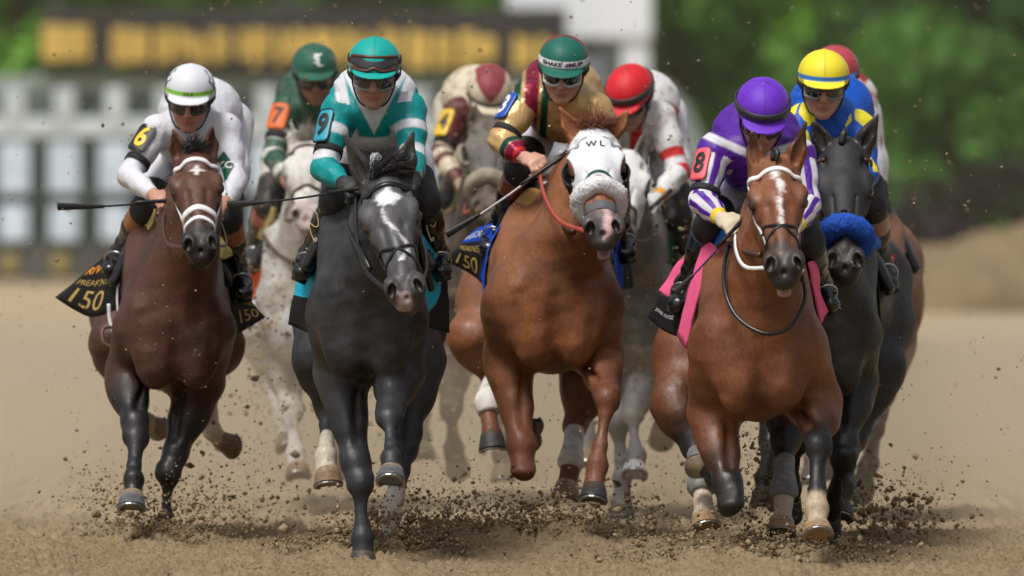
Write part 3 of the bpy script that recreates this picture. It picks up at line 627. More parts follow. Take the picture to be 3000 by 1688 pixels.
def star9(U, W): return np.maximum(.030 - np.hypot((U - .135) * .8, W * .75) * (1 - .12 * np.cos(5 * np.arctan2(U - .135, W) + 1)), .0055 - np.abs(W - .004 - .03 * np.sin(U * 22)) - (U > .43) * 1 - (U < .13) * 1)
SPECS = [
 dict(name='bay six', Y=36.9, specks=(.30, .21, .13), poll=(569, 432), muzzle=(587, 715), eyes=((514, 541), (651, 533)), ears=((507, 372), (622, 366)), chest=(350, 672), zb=.615, rump=488,
      FL=[(378, 1085, -.05), (399, 1278, -.40), (390, 1408, -.58), (388, 1450, -.62), (385, 1500, -.66)], FR=[(580, 1120, -.05), (494, 1388, -.22), (486, 1520, -.24), (485, 1562, -.26), (485, 1598, -.27)],
      HL=[(335, 1000, .75), (352, 1140, .95), (420, 1235, 1.1), (438, 1240, 1.14), (456, 1232, 1.2)], HR=[(640, 1010, .75), (606, 1110, .9), (624, 1262, .75), (640, 1282, .78), (668, 1282, .82)],
      col=(.078, .030, .017), points=(.012, .011, .012), pstart=.05, muzc=(.018, .015, .015), earc=(.07, .03, .018), hoofs=('grey', 'dark', 'muddy', 'muddy'), socks=[('HR', .25, (.52, .47, .38)), ('HL', .4, (.35, .28, .2))],
      marks=[(lambda U, W: .017 - np.hypot((U - .135) * .8, W - .004) * (1 - .3 * np.cos(4 * np.arctan2(U - .135, W - .004))), (.7, .68, .66))], forelock=(0, .075, 60), fl_dir=(.2, 0, .2), toe_HR=(-.2, -.2, -1), toe_HL=(0, .2, -1),
      label='dark bay race horse in white bridle with a small white star on its forehead'),
 dict(name='grey nine', Y=35.0, hs=1.12, poll=(1120, 500), muzzle=(1188, 850), eyes=((1062, 606), (1229, 578)), ears=((1012, 396), (1215, 376)), chest=(922, 1230), zb=.70, rump=1087,
      FL=[(1000, 1090, -.05), (1054, 1423, -.28), (1061, 1580, -.32), (1063, 1622, -.34), (1064, 1656, -.35)], FR=[(1168, 1075, -.12), (1141, 1226, -.48), (1144, 1345, -.64), (1147, 1378, -.68), (1143, 1435, -.74)],
      HL=[(935, 1050, .7), (958, 1200, .75), (957, 1340, .48), (959, 1378, .44), (964, 1445, .40)], HR=[(1228, 1055, .75), (1188, 1320, .42), (1146, 1510, .14), (1143, 1580, .1), (1141, 1630, .08)],
      col=(.030, .030, .033), facec=(.085, .085, .09), points=(.020, .021, .025), muzc=(.045, .042, .045), earc=(.05, .048, .048), fl_dir=(.75, .25, .25), hoofs=('dark', 'grey', 'tan', 'tan'), socks=[('HL', .55, (.5, .45, .36)), ('HR', .62, (.55, .52, .46))],
      marks=[(star9, (.72, .72, .74)), (lambda U, W: .020 - np.hypot(U - .575, (W + .012) * .8), (.35, .28, .27))], forelock=(0, .15, 190), rough=.45, mottle=2.4,
      label='dark grey race horse with a white star and thin stripe down its face, black bridle'),
 dict(name='chestnut three', Y=36.6, hs=1.13, poll=(1738, 368), muzzle=(1768, 668), eyes=((1678, 494), (1817, 490)), ears=((1632, 306), (1844, 317)), chest=(1404, 1835), zb=.71, rump=1592, open=.03,
      FL=[(1492, 1040, -.05), (1534, 1372, -.30), (1556, 1290, .02), (1556, 1258, .08), (1552, 1226, .16)], FR=[(1752, 1050, -.1), (1780, 1172, -.48), (1751, 1365, -.60), (1742, 1425, -.64), (1734, 1495, -.69)],
      HL=[(1385, 990, .75), (1446, 1100, .8), (1428, 1180, .50), (1440, 1272, .40), (1446, 1340, .37)], HR=[(1722, 1120, .6), (1685, 1250, .55), (1672, 1356, .25), (1662, 1416, .2), (1652, 1484, .16)],
      col=(.235, .088, .036), points=(.17, .060, .03), pstart=.3, muzc=(.085, .075, .075), hair=(.20, .065, .03), hoofs=('dark', 'dark', 'dark', 'pale'), toe_FL=(0, -.3, -1),
      marks=[(lambda U, W: .012 - np.abs(W - .018) - (U < .44) * 1 - (U > .57) * 1, (.6, .38, .37))], mouthc=(.5, .3, .27), forelock=(0, .10, 110), nmane=520, maneside=-1,
      label='chestnut race horse wearing a white blinker hood and white sheepskin noseband'),
 dict(name='bay eight', Y=34.5, hs=1.1, poll=(2270, 458), muzzle=(2298, 775), eyes=((2206, 564), (2354, 561)), ears=((2196, 360), (2360, 362)), chest=(2022, 2412), zb=.568, rump=2165, open=.032,
      FL=[(2090, 1215, -.05), (2143, 1470, -.32), (2100, 1400, .02), (2078, 1372, .08), (2060, 1345, .14)], FR=[(2386, 1185, -.12), (2398, 1313, -.45), (2392, 1494, -.58), (2394, 1538, -.62), (2398, 1588, -.68)],
      HL=[(1985, 1180, .7), (2039, 1310, .58), (2054, 1425, .3), (2062, 1505, .2), (2072, 1565, .15)], HR=[(2322, 1190, .6), (2300, 1300, .5), (2297, 1440, .25), (2290, 1522, .18), (2288, 1583, .13)],
      col=(.165, .057, .022), points=(.013, .011, .011), pstart=.25, muzc=(.032, .024, .022), earc=(.035, .016, .012), hoofs=('muddy', 'pale', 'pale', 'pale'), socks=[('HL', .95, (.5, .42, .33)), ('HR', 1.2, (.42, .35, .27)), ('FR', 1.1, (.45, .36, .24))],
      marks=[(lambda U, W: np.maximum(.013 - np.hypot((U - .105) * .7, W + .004), np.maximum(.013 - np.hypot((U - .165) * .45, W - .012), .0055 - np.abs(W - .006 + .02 * (U - .2)) - (U < .12) - (U > .37))), (.72, .70, .68))], mouthc=(.40, .22, .20), toe_FL=(-.2, -.2, -1), forelock=(0, .035, 0),
      label='bright bay race horse with a crooked white blaze, white bridle and pink saddle cloth'),
 dict(name='black', Y=36.1, specks=(.12, .10, .08), hs=1.12, poll=(2472, 412), muzzle=(2476, 770), eyes=((2407, 567), (2549, 567)), ears=((2374, 336), (2572, 336)), chest=(2262, 2566), zb=.60, rump=2470,
      FL=[(2330, 1120, -.05), (2330, 1300, -.1), (2318, 1430, .1), (2314, 1455, .14), (2310, 1490, .18)], FR=[(2492, 1120, -.1), (2470, 1345, -.35), (2436, 1470, -.12), (2430, 1505, -.08), (2424, 1540, -.02)],
      HL=[(2290, 1100, .7), (2262, 1290, .6), (2240, 1400, .3), (2238, 1440, .28), (2236, 1490, .25)], HR=[(2580, 1075, .75), (2500, 1290, .62), (2472, 1430, .32), (2464, 1480, .27), (2457, 1535, .22)],
      col=(.020, .017, .016), points=(.013, .013, .014), muzc=(.028, .025, .025), earc=(.035, .025, .02), hoofs=('dark', 'dark', 'dark', 'dark'), forelock=(0, .04, 0), vox=.0095,
      label='black race horse wearing a black hood and fluffy blue noseband'),
 dict(name='brown behind', Y=39.2, poll=(2478, 440), muzzle=(2480, 690), eyes=((2420, 540), (2536, 540)), ears=((2420, 392), (2530, 392)), chest=(2385, 2655), zb=.66, rump=2522, vox=.014,
      FL=[(2430, 1080, -.05), (2420, 1200, -.3), (2410, 1300, .0), (2410, 1330, .05), (2410, 1360, .1)], FR=[(2570, 1080, -.05), (2560, 1260, -.3), (2540, 1370, -.05), (2530, 1400, 0), (2520, 1440, .05)],
      HL=[(2400, 1030, .8), (2390, 1200, .8), (2380, 1330, .5), (2378, 1380, .45), (2376, 1430, .4)], HR=[(2612, 1010, .95), (2572, 1210, .9), (2545, 1360, .6), (2532, 1410, .52), (2520, 1450, .45)],
      col=(.16, .07, .04), points=(.03, .022, .02), hoofs=('dark', 'dark', 'dark', 'dark'), mud=.3, forelock=(0, .06, 0),
      label='brown race horse largely hidden behind the black horse, only its flank and hind leg showing'),
 dict(name='white seven', Y=40.7, poll=(903, 402), muzzle=(898, 628), eyes=((846, 492), (955, 492)), ears=((850, 350), (950, 352)), chest=(764, 1035), zb=.66, rump=895, vox=.011,
      FL=[(835, 1050, -.05), (852, 1215, -.32), (868, 1330, -.45), (872, 1365, -.5), (876, 1410, -.55)], FR=[(965, 1050, -.05), (985, 1200, -.2), (985, 1310, .0), (985, 1335, .05), (985, 1365, .1)],
      HL=[(752, 960, .8), (792, 1120, .85), (830, 1250, .65), (838, 1285, .6), (846, 1325, .55)], HR=[(1010, 960, .8), (1010, 1120, .8), (1010, 1260, .5), (1010, 1310, .45), (1010, 1355, .4)],
      col=(.44, .43, .41), points=(.50, .47, .43), pstart=.3, muzc=(.40, .33, .31), facec=(.62, .61, .60), hoofs=('tan', 'muddy', 'muddy', 'muddy'), hair=(.3, .27, .23), mud=.45, mudcol=(.33, .265, .19), mudsc=3.2, coat=0, rough=.6, forelock=(0, .1, 60),
      label='white-grey race horse spattered with mud, ridden by the jockey in the green cap'),
 dict(name='dark four', Y=41.6, poll=(1432, 345), muzzle=(1428, 605), eyes=((1380, 455), (1486, 455)), ears=((1392, 300), (1478, 302)), chest=(1262, 1530), zb=.68, rump=1372, vox=.012,
      FL=[(1330, 1060, -.05), (1320, 1200, -.3), (1330, 1315, -.05), (1334, 1335, .0), (1340, 1365, .06)], FR=[(1460, 1060, -.05), (1462, 1210, -.3), (1470, 1330, -.4), (1472, 1370, -.42), (1474, 1410, -.45)],
      HL=[(1262, 980, .85), (1240, 1160, .85), (1240, 1275, .55), (1241, 1310, .5), (1243, 1350, .45)], HR=[(1480, 980, .8), (1500, 1160, .8), (1500, 1290, .5), (1500, 1330, .45), (1500, 1370, .4)],
      col=(.060, .045, .035), points=(.045, .035, .028), muzc=(.05, .04, .035), hoofs=('muddy', 'muddy', 'muddy', 'muddy'), mud=.45, mudcol=(.16, .12, .08), mudsc=8, coat=0, rough=.65, forelock=(0, .1, 0),
      label='dark mud-covered race horse in a grey hood, ridden by the maroon and cream jockey'),
 dict(name='grey red cap', Y=39.3, poll=(1838, 440), muzzle=(1812, 690), eyes=((1775, 545), (1888, 545)), ears=((1790, 390), (1880, 392)), chest=(1690, 1968), zb=.68, rump=1826, vox=.011,
      FL=[(1770, 1070, -.05), (1815, 1240, -.28), (1822, 1400, -.3), (1822, 1470, -.32), (1822, 1515, -.33)], FR=[(1905, 1040, -.08), (1855, 1222, -.45), (1862, 1335, -.58), (1860, 1365, -.62), (1857, 1412, -.68)],
      HL=[(1730, 980, .8), (1720, 1160, .8), (1720, 1290, .5), (1720, 1330, .45), (1720, 1380, .4)], HR=[(1945, 970, .85), (1945, 1130, .9), (1942, 1215, 1.0), (1940, 1245, 1.05), (1938, 1275, 1.1)],
      col=(.12, .115, .11), points=(.10, .10, .105), muzc=(.08, .075, .07), hoofs=('dark', 'white', 'muddy', 'tan'), mud=.42, mudcol=(.19, .145, .095), mudsc=7, coat=0, rough=.6, forelock=(0, .08, 0),
      label='muddy dark grey race horse ridden by the red-capped jockey, head hidden behind the white hood'),
]
SP = {s['name']: s for s in SPECS}

# ------------------------------------------------------------------ jockeys
SKIN = mat('skin', attr='Col', rough=.45, spec=.4, sub=.12, noise=(60, .06))
LENS = mat('goggle lens', (.02, .02, .022), .08, .7, coat=.6); CLEARF = mat('clear goggle frame', (.20, .205, .21), .15, .6); DARKF = mat('dark goggle frame', (.03, .018, .015), .3)
GREYBAND = mat('grey goggle band', (.035, .035, .037), .4, bump=(60, .2, .003)); BLACKCLOTH = mat('black cloth', (.012, .012, .014), .75, bump=(200, .3, .002))
BOOTM = mat('black boot', (.009, .009, .010), .2, .6, bump=[(26, .5, .012)]); BOOTD = mat('dusty black boot', (.03, .031, .034), .4, bump=[(26, .5, .012)], mud=.25)
WHITEBR = mat('white breeches', (.74, .76, .82), .6, bump=[(14, .5, .02)]); SOLE = mat('boot sole', (.02, .02, .02), .7)

def skel(sp):
    Y = sp['Y']; J = {k: P(a, b, Y + c) for k, (a, b, c) in sp['j'].items()}
    J['C'] = P(*sp['head'], Y); pt, yw, ro = (math.radians(x) for x in sp['look'])
    f = A(math.sin(yw) * math.cos(pt), -math.cos(yw) * math.cos(pt), -math.sin(pt)); up = nrm(A(math.sin(ro), 0, math.cos(ro)) - f * (f @ A(math.sin(ro), 0, math.cos(ro)))); r = np.cross(up, f)
    J['R'] = np.array([r, f, up]); J['hs'] = sp.get('hs', 1.04)
    J['hl'] = lambda a, b, c: J['C'] + J['hs'] * (r * a + f * b + up * c)
    J['N'] = (J['SL'] + J['SR']) / 2 + A(0, .07, .015); J['mid'] = lerp(J['N'], J['Pv'], .5) + A(0, 0, .045)
    return J
def add_hand(S, wr, hd, lat, down, o=0.0):
    hd, down = nrm(hd), nrm(down); lat = nrm(lat); c = wr + hd * .052; R = np.array([lat, hd, np.cross(lat, hd)])
    S.cone(wr - hd * .03, wr + hd * .03, .026 + o, .028 + o, .012); S.ell(c, (.041 + o, .048 + o, .021 + o), R, .012)
    for i, (x, l) in enumerate(((-.031, .9), (-.0105, 1.04), (.0105, 1.0), (.030, .82))):
        k0 = wr + hd * (.088 - abs(x) * .15) + lat * x; k1 = k0 + hd * .022 * l + down * .024 * l; k2 = k1 + down * .026 * l - hd * .008; k3 = k2 - hd * .024 * l + down * .004
        S.chain([(k0, .0105 + o), (k1, .0098 + o), (k2, .009 + o), (k3, .008 + o)], .005)
    t0 = wr + hd * .030 + lat * .036; t1 = t0 + hd * .035 + lat * .016 + down * .012; t2 = t1 + hd * .026 - lat * .006 + down * .016
    S.chain([(t0, .014 + o), (t1, .0115 + o), (t2, .009 + o)], .008)
def bbox(J, pad, keys=None):
    p = np.array([J[k] for k in (keys or [k for k in J if isinstance(J[k], np.ndarray) and J[k].ndim == 1])]); return p.min(0) - pad, p.max(0) + pad
def hands_of(J, s):
    wr, el = J['W' + s], J['E' + s]; hd = nrm(J['G' + s] - wr); lat = A(1 if s == 'L' else -1, .25, .45); return wr, hd, nrm(lat - hd * (lat @ hd)), A(.2 if s == 'L' else -.2, .2, -1)
def make_jockey(sp):
    J = skel(sp); vox = sp.get('vox', .0065); hl = J['hl']; hs = J['hs']; q = lambda a: np.asarray(a) * hs; R = J['R']
    root = thing('person', (J['Pv'][0], sp['Y'] + .3, J['AL'][2] - .05), sp['label'], 'person', 'jockeys riding in the race')
    # ---- body: one skin surface from head to feet
    S = SDF(*bbox(J, .2), vox)
    S.ell(hl(0, -.012, .01), q((.074, .094, .098)), R, .02); S.ell(hl(0, .034, -.052), q((.058, .058, .072)), R, .03)
    for s in (-1, 1):
        S.cone(hl(s * .046, .0, -.055), hl(s * .012, .066, -.112), q(.026), q(.018), .025); S.ell(hl(s * .036, .070, -.040), q((.022, .018, .018)), R, .02)
        S.ell(hl(s * .031, .082, -.006), q((.017, .014, .011)), R, .012, op='s'); S.ell(hl(s * .076, -.008, -.028), q((.010, .022, .032)), R, .008)
        S.ell(hl(s * .011, .102, -.052), q((.008, .010, .007)), R, .008)
    S.cone(hl(0, .088, -.002), hl(0, .112, -.046), q(.010), q(.0125), .012)
    S.ell(hl(0, .086, -.078), q((.024, .013, .006)), R, .008); S.ell(hl(0, .083, -.091), q((.020, .013, .006)), R, .008); S.cone(hl(-.022, .097, -.084), hl(.022, .097, -.084), .002, .002, .006, op='s')
    S.ell(hl(0, .070, -.112), q((.020, .018, .014)), R, .015)
    S.cone(hl(0, -.02, -.06), J['N'], .054, .062, .03)
    S.chain([(J['N'], .09), (J['mid'], .115), (J['Pv'], .10)], .05); S.cone(J['SL'], J['SR'], .05, .05, .04)
    for s in 'LR':
        S.chain([(J['S' + s], .050), (lerp(J['S' + s], J['E' + s], .5), .043), (J['E' + s], .034), (lerp(J['E' + s], J['W' + s], .35), .036), (J['W' + s], .026)], .02)
        add_hand(S, *hands_of(J, s))
        hip = J['Pv'] + A(-.085 if s == 'L' else .085, .02, -.03); S.chain([(hip, .085), (lerp(hip, J['K' + s], .5), .070), (J['K' + s], .050), (lerp(J['K' + s], J['A' + s], .35), .045), (J['A' + s], .032)], .03); S.cone(J['A' + s], J['T' + s], .032, .022, .02)
    V, Q = S.mesh(); rel = (V - J['C']) @ R.T / hs
    col = np.tile(A(*sp.get('skin', (.42, .225, .155))), (len(V), 1)); face = (rel[:, 1] > .03) & (np.abs(rel[:, 0]) < .08) & (np.abs(rel[:, 2]) < .14)
    def tint(c, m): nonlocal col; col = col * (1 - m[:, None]) + A(*c) * m[:, None]
    tint((.36, .12, .10), face * sstep(.026, .016, np.hypot(rel[:, 0] * .75, (rel[:, 2] + .084) * 1.7)) * .8)
    tint((.46, .19, .14), face * sstep(.05, .02, np.hypot(np.abs(rel[:, 0]) - .04, rel[:, 2] + .045)) * .35)
    if sp.get('beard'): tint((.16, .09, .065), face * sp['beard'] * sstep(-.065, -.085, rel[:, 2]))
    if sp.get('dirt'): tint((.12, .085, .055), np.clip(.5 + .6 * wob(V, 40, 2), 0, 1) * sp['dirt'])
    mesh_np('body', V, Q, SKIN, root, attrs={'Col': col})
    # ---- jacket
    S = SDF(*bbox(J, .18, ('SL', 'SR', 'EL', 'ER', 'WL', 'WR', 'Pv', 'mid', 'N')), vox); lx = nrm(J['SR'] - J['SL'])
    S.chain([(J['N'] + A(0, .02, -.01), .118), (J['mid'], .142), (J['Pv'], .132)], .06, sq=(lx, 1.18)); S.cone(J['SL'] + lx * .02, J['SR'] - lx * .02, .066, .066, .06)
    S.ell(J['N'] + A(0, .02, -.06), (.15, .10, .10), k=.06); S.cone(J['N'] + A(0, .05, -.08), lerp(J['N'], J['Pv'], .6) + A(0, 0, -.07), .10, .10, .05, sq=(lx, 1.15))
    fl = sp.get('loose', 1.0)
    for s in 'LR':
        Sh, E, Wr = J['S' + s], J['E' + s], J['W' + s]
        S.chain([(Sh, .068), (lerp(Sh, E, .45), .058 * fl), (E, .052 * fl)], .035); S.chain([(E, .052 * fl), (lerp(E, Wr, .5), .046 * fl), (lerp(E, Wr, .93), .033)], .025)
    S.cone(hl(0, -.01, -.075), J['N'] + A(0, -.01, .03), .066, .085, .03)
    near = np.abs(S.F) < .04; G = S.grid()[near]
    S.F[near] += (.0014 * fl * wob(G, 24, 2) + .0025 * fl * np.sin(75 * (G[:, 0] * .8 + G[:, 2] * 1.2 + .05 * wob(G, 8, 1))) * wob(G, 7, 3)).astype('f4')
    V, Q = S.mesh()
    # sleeve coordinates: a = 0 shoulder, 1 elbow, 2 wrist; ang around the arm
    arm = np.full(len(V), -1.0); ang = np.zeros(len(V)); side = np.zeros(len(V)); best = np.full(len(V), 9.)
    dt = np.full(len(V), 9.)
    for a_, b_, r_ in ((J['N'], J['mid'], .13), (J['mid'], J['Pv'], .13)):
        t = np.clip((V - a_) @ (b_ - a_) / ((b_ - a_) @ (b_ - a_)), 0, 1); dt = np.minimum(dt, np.linalg.norm(V - a_ - t[:, None] * (b_ - a_), axis=1) - r_)
    for s, sg in (('L', -1), ('R', 1)):
        for i, (a_, b_) in enumerate(((J['S' + s], J['E' + s]), (J['E' + s], J['W' + s]))):
            t = np.clip((V - a_) @ (b_ - a_) / ((b_ - a_) @ (b_ - a_)), 0, 1); o = V - a_ - t[:, None] * (b_ - a_); d = np.linalg.norm(o, axis=1) - .05
            fr = frame(b_ - a_, A(0, -1, 0)); m = (d < best) & (d < dt + .02); best = np.where(m, d, best); arm = np.where(m, i + t, arm); side = np.where(m, sg, side); ang = np.where(m, np.arctan2(o @ fr[2], o @ fr[1]), ang)
    loc = (V - J['N']) @ np.array([lx, A(0, 1, 0), np.cross(lx, A(0, 1, 0))]).T
    ctx = dict(V=V, arm=arm, ang=ang, side=side, x=loc[:, 0], y=loc[:, 1], z=loc[:, 2], isarm=arm >= 0)
    fs = sp['pattern'](ctx); attrs = {f'p{i}': f for i, (f, c) in enumerate(fs)}
    jm = mat('silks ' + sp['name'], sp['silk'], sp.get('srough', .5), .4, metal=sp.get('metal', 0), fields=[(f'p{i}', c) for i, (f, c) in enumerate(fs)], soft=.004, bump=[(12, .5, .03), (34, .4, .012), (150, .2, .003)], stretch=(1, 1, .6), mud=sp.get('mud', 0), mudsc=sp.get('mudsc', 26), mudcol=(.17, .125, .085))
    jk = mesh_np('jacket', V, Q, jm, root, attrs=attrs); J['jb'] = bvh_of(V, Q)
    # ---- breeches, boots
    S = SDF(*bbox(J, .17, ('Pv', 'KL', 'KR', 'mid')), max(vox, .008))
    for s in 'LR':
        hip = J['Pv'] + A(-.085 if s == 'L' else .085, .02, -.03); S.chain([(hip, .112), (lerp(hip, J['K' + s], .5), .090), (J['K' + s], .066)], .05)
        S.cone(J['K' + s], lerp(J['K' + s], J['A' + s], .12), .066, .056, .03)
    V, Q = S.mesh(); kd = np.min([np.linalg.norm(V - J['K' + s], axis=1) for s in 'LR'], 0)
    mesh_np('breeches', V, Q, mat('breeches ' + sp['name'], sp.get('breech', (.74, .76, .82)), .6, bump=[(14, .5, .02)], fields=[('knee', sp.get('kneec', (.012, .012, .014)))], mud=sp.get('mud', 0)), root, attrs={'knee': sp.get('kneed', .17) - kd})
    for s in 'LR':
        K, An, T = J['K' + s], J['A' + s], J['T' + s]; S = SDF(np.min([K, An, T], 0) - .12, np.max([K, An, T], 0) + .12, max(vox, .0065))
        S.chain([(lerp(K, An, .12), .062), (lerp(K, An, .4), .059), (lerp(K, An, .8), .044), (An, .046)], .02); heel = An + nrm(An - K) * .03
        ft = nrm(T - An); S.chain([(An, .045), (lerp(heel, T, .5), .040), (T, .034)], .03, sq=(nrm(np.cross(ft, nrm(An - K))), 1.05)); S.ell(T, (.040, .045, .028), k=.02); S.cone(An, heel - ft * .02, .04, .034, .02)
        S.half(lerp(K, An, sp.get('boottop', .14)), nrm(An - K))
        near = np.abs(S.F) < .03; G = S.grid()[near]; S.F[near] += (.003 * np.sin(np.linalg.norm(G - An, axis=1) * 110) * sstep(.16, .03, np.linalg.norm(G - An, axis=1)) + .002 * wob(G, 40, 1)).astype('f4')
        V, Q = S.mesh(); bt = mesh_np('boot', V, Q, sp.get('bootm', BOOTM), root)
        if sp.get('cuff'):
            c0, c1 = lerp(K, An, .10), lerp(K, An, .33); tube('boot_cuff', [c0, lerp(c0, c1, .5), c1], [.069, .067, .0655], mat('cuff ' + sp['name'], sp['cuff'], .3, coat=.3, bump=(30, .3, .006)), bt, 18, False, 3)
        so = [An + nrm(An - K) * .052 - ft * .035, lerp(An + nrm(An - K) * .05, T + nrm(An - K) * .028, .5), T + nrm(An - K) * .03 + ft * .03]
        V, Q = ribbon(catmull(so, 5), np.tile(nrm(An - K), (11, 1)), .066, .012); mesh_np('sole', V, Q, SOLE, bt)
    # ---- gloves
    if sp.get('glove'):
        for s in 'LR':
            wr, hd, lat, dn = hands_of(J, s); S = SDF(wr - .15, wr + .15, .005); add_hand(S, wr, hd, lat, dn, .0035); S.half(wr - hd * .012, hd)
            V, Q = S.mesh(); mesh_np('glove', V, Q, mat('glove ' + sp['name'], sp['glove'], .6, bump=(80, .4, .003), mud=sp.get('mud', 0)), root)
    if sp.get('wrist'):
        for s in 'LR': tube('wristband', [lerp(J['E' + s], J['W' + s], t) for t in (.86, .93, 1.0)], [.037, .037, .034], mat('wristband ' + sp['name'], sp['wrist'], .6), root, 14, False, 3)
    # ---- helmet
    S = SDF(J['C'] - .22, J['C'] + .22, .0045 if vox < .008 else .007)
    S.ell(hl(0, -.012, .040), q((.104, .132, .100)), R, .01); S.half(hl(0, 0, .012), nrm(R[2] + R[1] * .12))
    S.ell(hl(0, .092, .022), q((.086, .078, .0095)), np.array([R[0], nrm(R[1] - R[2] * .18), nrm(R[2] + R[1] * .18)]), .012); S.ell(hl(0, -.012, .139), q((.013, .013, .006)), R, .008)
    V, Q = S.mesh(); rel = (V - J['C']) @ R.T / hs
    fs = sp['cap'](rel[:, 0], rel[:, 1], rel[:, 2]) if 'cap' in sp else []
    # seams of the six cap panels
    th = np.arctan2(rel[:, 0], rel[:, 1] + .012); seam = .0025 - np.abs(np.sin(3 * th + .0)) * np.hypot(rel[:, 0], rel[:, 1] + .012) * .34
    seam = np.where(rel[:, 2] > .05, seam, -1); cc = sp['capc']
    fs = fs + ([(np.clip(seam, -.01, 1), tuple(x * .62 for x in cc))] if sp.get('seams', 1) else [])
    hm = mat('cap ' + sp['name'], cc, sp.get('caprough', .55), .35, sheen=.1, fields=[(f'p{i}', c) for i, (f, c) in enumerate(fs)], bump=[(300, .15, .002), (12, .2, .01)], mud=sp.get('capmud', 0), mudsc=18, mudcol=(.2, .15, .1), soft=.001)
    hel = mesh_np('helmet', V, Q, hm, root, attrs={f'p{i}': f for i, (f, c) in enumerate(fs)}); J['cb'] = bvh_of(V, Q); J['hel'] = hel
    # harness
    for s in (-1, 1):
        tube('chin_strap', [hl(s * .086, .01, .03), hl(s * .082, .022, -.04), hl(s * .052, .05, -.108), hl(0, .062, -.130)], .0038, BLACKCLOTH, hel, 6, False, 5)
        tube('chin_strap', [hl(s * .086, -.05, .03), hl(s * .082, -.01, -.045), hl(s * .078, .025, -.055)], .0038, BLACKCLOTH, hel, 6, False, 5)
    S = SDF(J['C'] - .2, J['C'] + .2, .007); S.ell(hl(0, -.016, .012), q((.096, .122, .085)), R, .01); S.half(hl(0, .035, 0), -R[1] + R[2] * .2); S.half(hl(0, 0, .03), -R[2]); V, Q = S.mesh(); mesh_np('helmet_lining', V, Q, BLACKCLOTH, hel)
    for g in sp.get('goggles', [dict()]): goggles(J, root, **g)
    if 'band' in sp:
        z, w, m = sp['band']; band(J, hel, z, w, m)
    return J, root
def goggles(J, root, z=-.012, frame_m=None, lens_m=None, rx=.083, rf=.101, h=.034, tilt=0, strap_on=True, name='goggles', sz=.012):
    hl = J['hl']; frame_m = frame_m or CLEARF; lens_m = lens_m or LENS; n = 22
    def pt(a, v, o=0):
        ar = math.radians(a); top = h * (1 - .22 * (abs(a) / 62) ** 3); bot = h * (1 - .5 * math.exp(-(a / 12) ** 2)) * (1 - .3 * (abs(a) / 62) ** 2)
        zz = z + (top * v if v > 0 else bot * v); return hl((rx + o) * math.sin(ar), (rf + o) * math.cos(ar) * (1 - .05 * (zz - z) / h) + tilt * (zz - z), zz)
    V = []; Q = []
    for i in range(n + 1):
        a = -62 + 124 * i / n
        for j in range(7): V.append(pt(a, -1 + 2 * j / 6, .004 * (1 - abs(-1 + 2 * j / 6) ** 2)))
    for i in range(n):
        for j in range(6): Q.append((i * 7 + j, i * 7 + 7 + j, i * 7 + 8 + j, i * 7 + j + 1))
    o = len(V); V += [np.asarray(v) - J['R'][1] * .006 for v in V]; Q += [tuple(o + k for k in f[::-1]) for f in Q[:]]
    gl = mesh_np(name, V, Q, lens_m, root)
    loop = [pt(-62 + 124 * i / n, 1) for i in range(n + 1)] + [pt(62 - 124 * i / n, -1) for i in range(n + 1)]
    tube('frame', loop, .0068, frame_m, gl, 7, True, 2)
    if strap_on:
        pts = []; nor = []; c = hl(0, -.012, z + sz)
        for a in np.linspace(60, 300, 29):
            ar = math.radians(a); d = J['R'][0] * math.sin(ar) + J['R'][1] * math.cos(ar); zz = z + (sz + .03) * min(1, min(a - 60, 300 - a) / 50); c = hl(0, -.012, max(zz, .022)); h_ = J['cb'].ray_cast(Vector(c + d * .3), Vector(-d), .35)
            p = (np.array(h_[0]) if h_[0] else c + d * .1) + d * .001; p = p + J['R'][2] * J['hs'] * min(0, zz - .022); pts.append(lerp(pt(62 if a < 180 else -62, 0), p, min(1, min(a - 60, 300 - a) / 25))); nor.append(d)
        V, Q = ribbon(pts, nor, .024, .003); mesh_np('strap', V, Q, BLACKCLOTH, gl)
def band(J, parent, z, w, m, name='helmet_band', bulge=.006, a0=0, a1=360):
    pts = []; nor = []; c = J['hl'](0, -.012, z)
    for a in np.linspace(a0, a1, 49)[:-1]:
        ar = math.radians(a); d = J['R'][0] * math.sin(ar) + J['R'][1] * math.cos(ar); h = J['cb'].ray_cast(Vector(c + d * .3), Vector(-d), .4)
        pts.append((np.array(h[0]) if h[0] else c + d * .1) + d * .0015); nor.append(d)
    V, Q = ribbon(pts, nor, w, bulge, a1 - a0 == 360); return mesh_np(name, V, Q, m, parent)
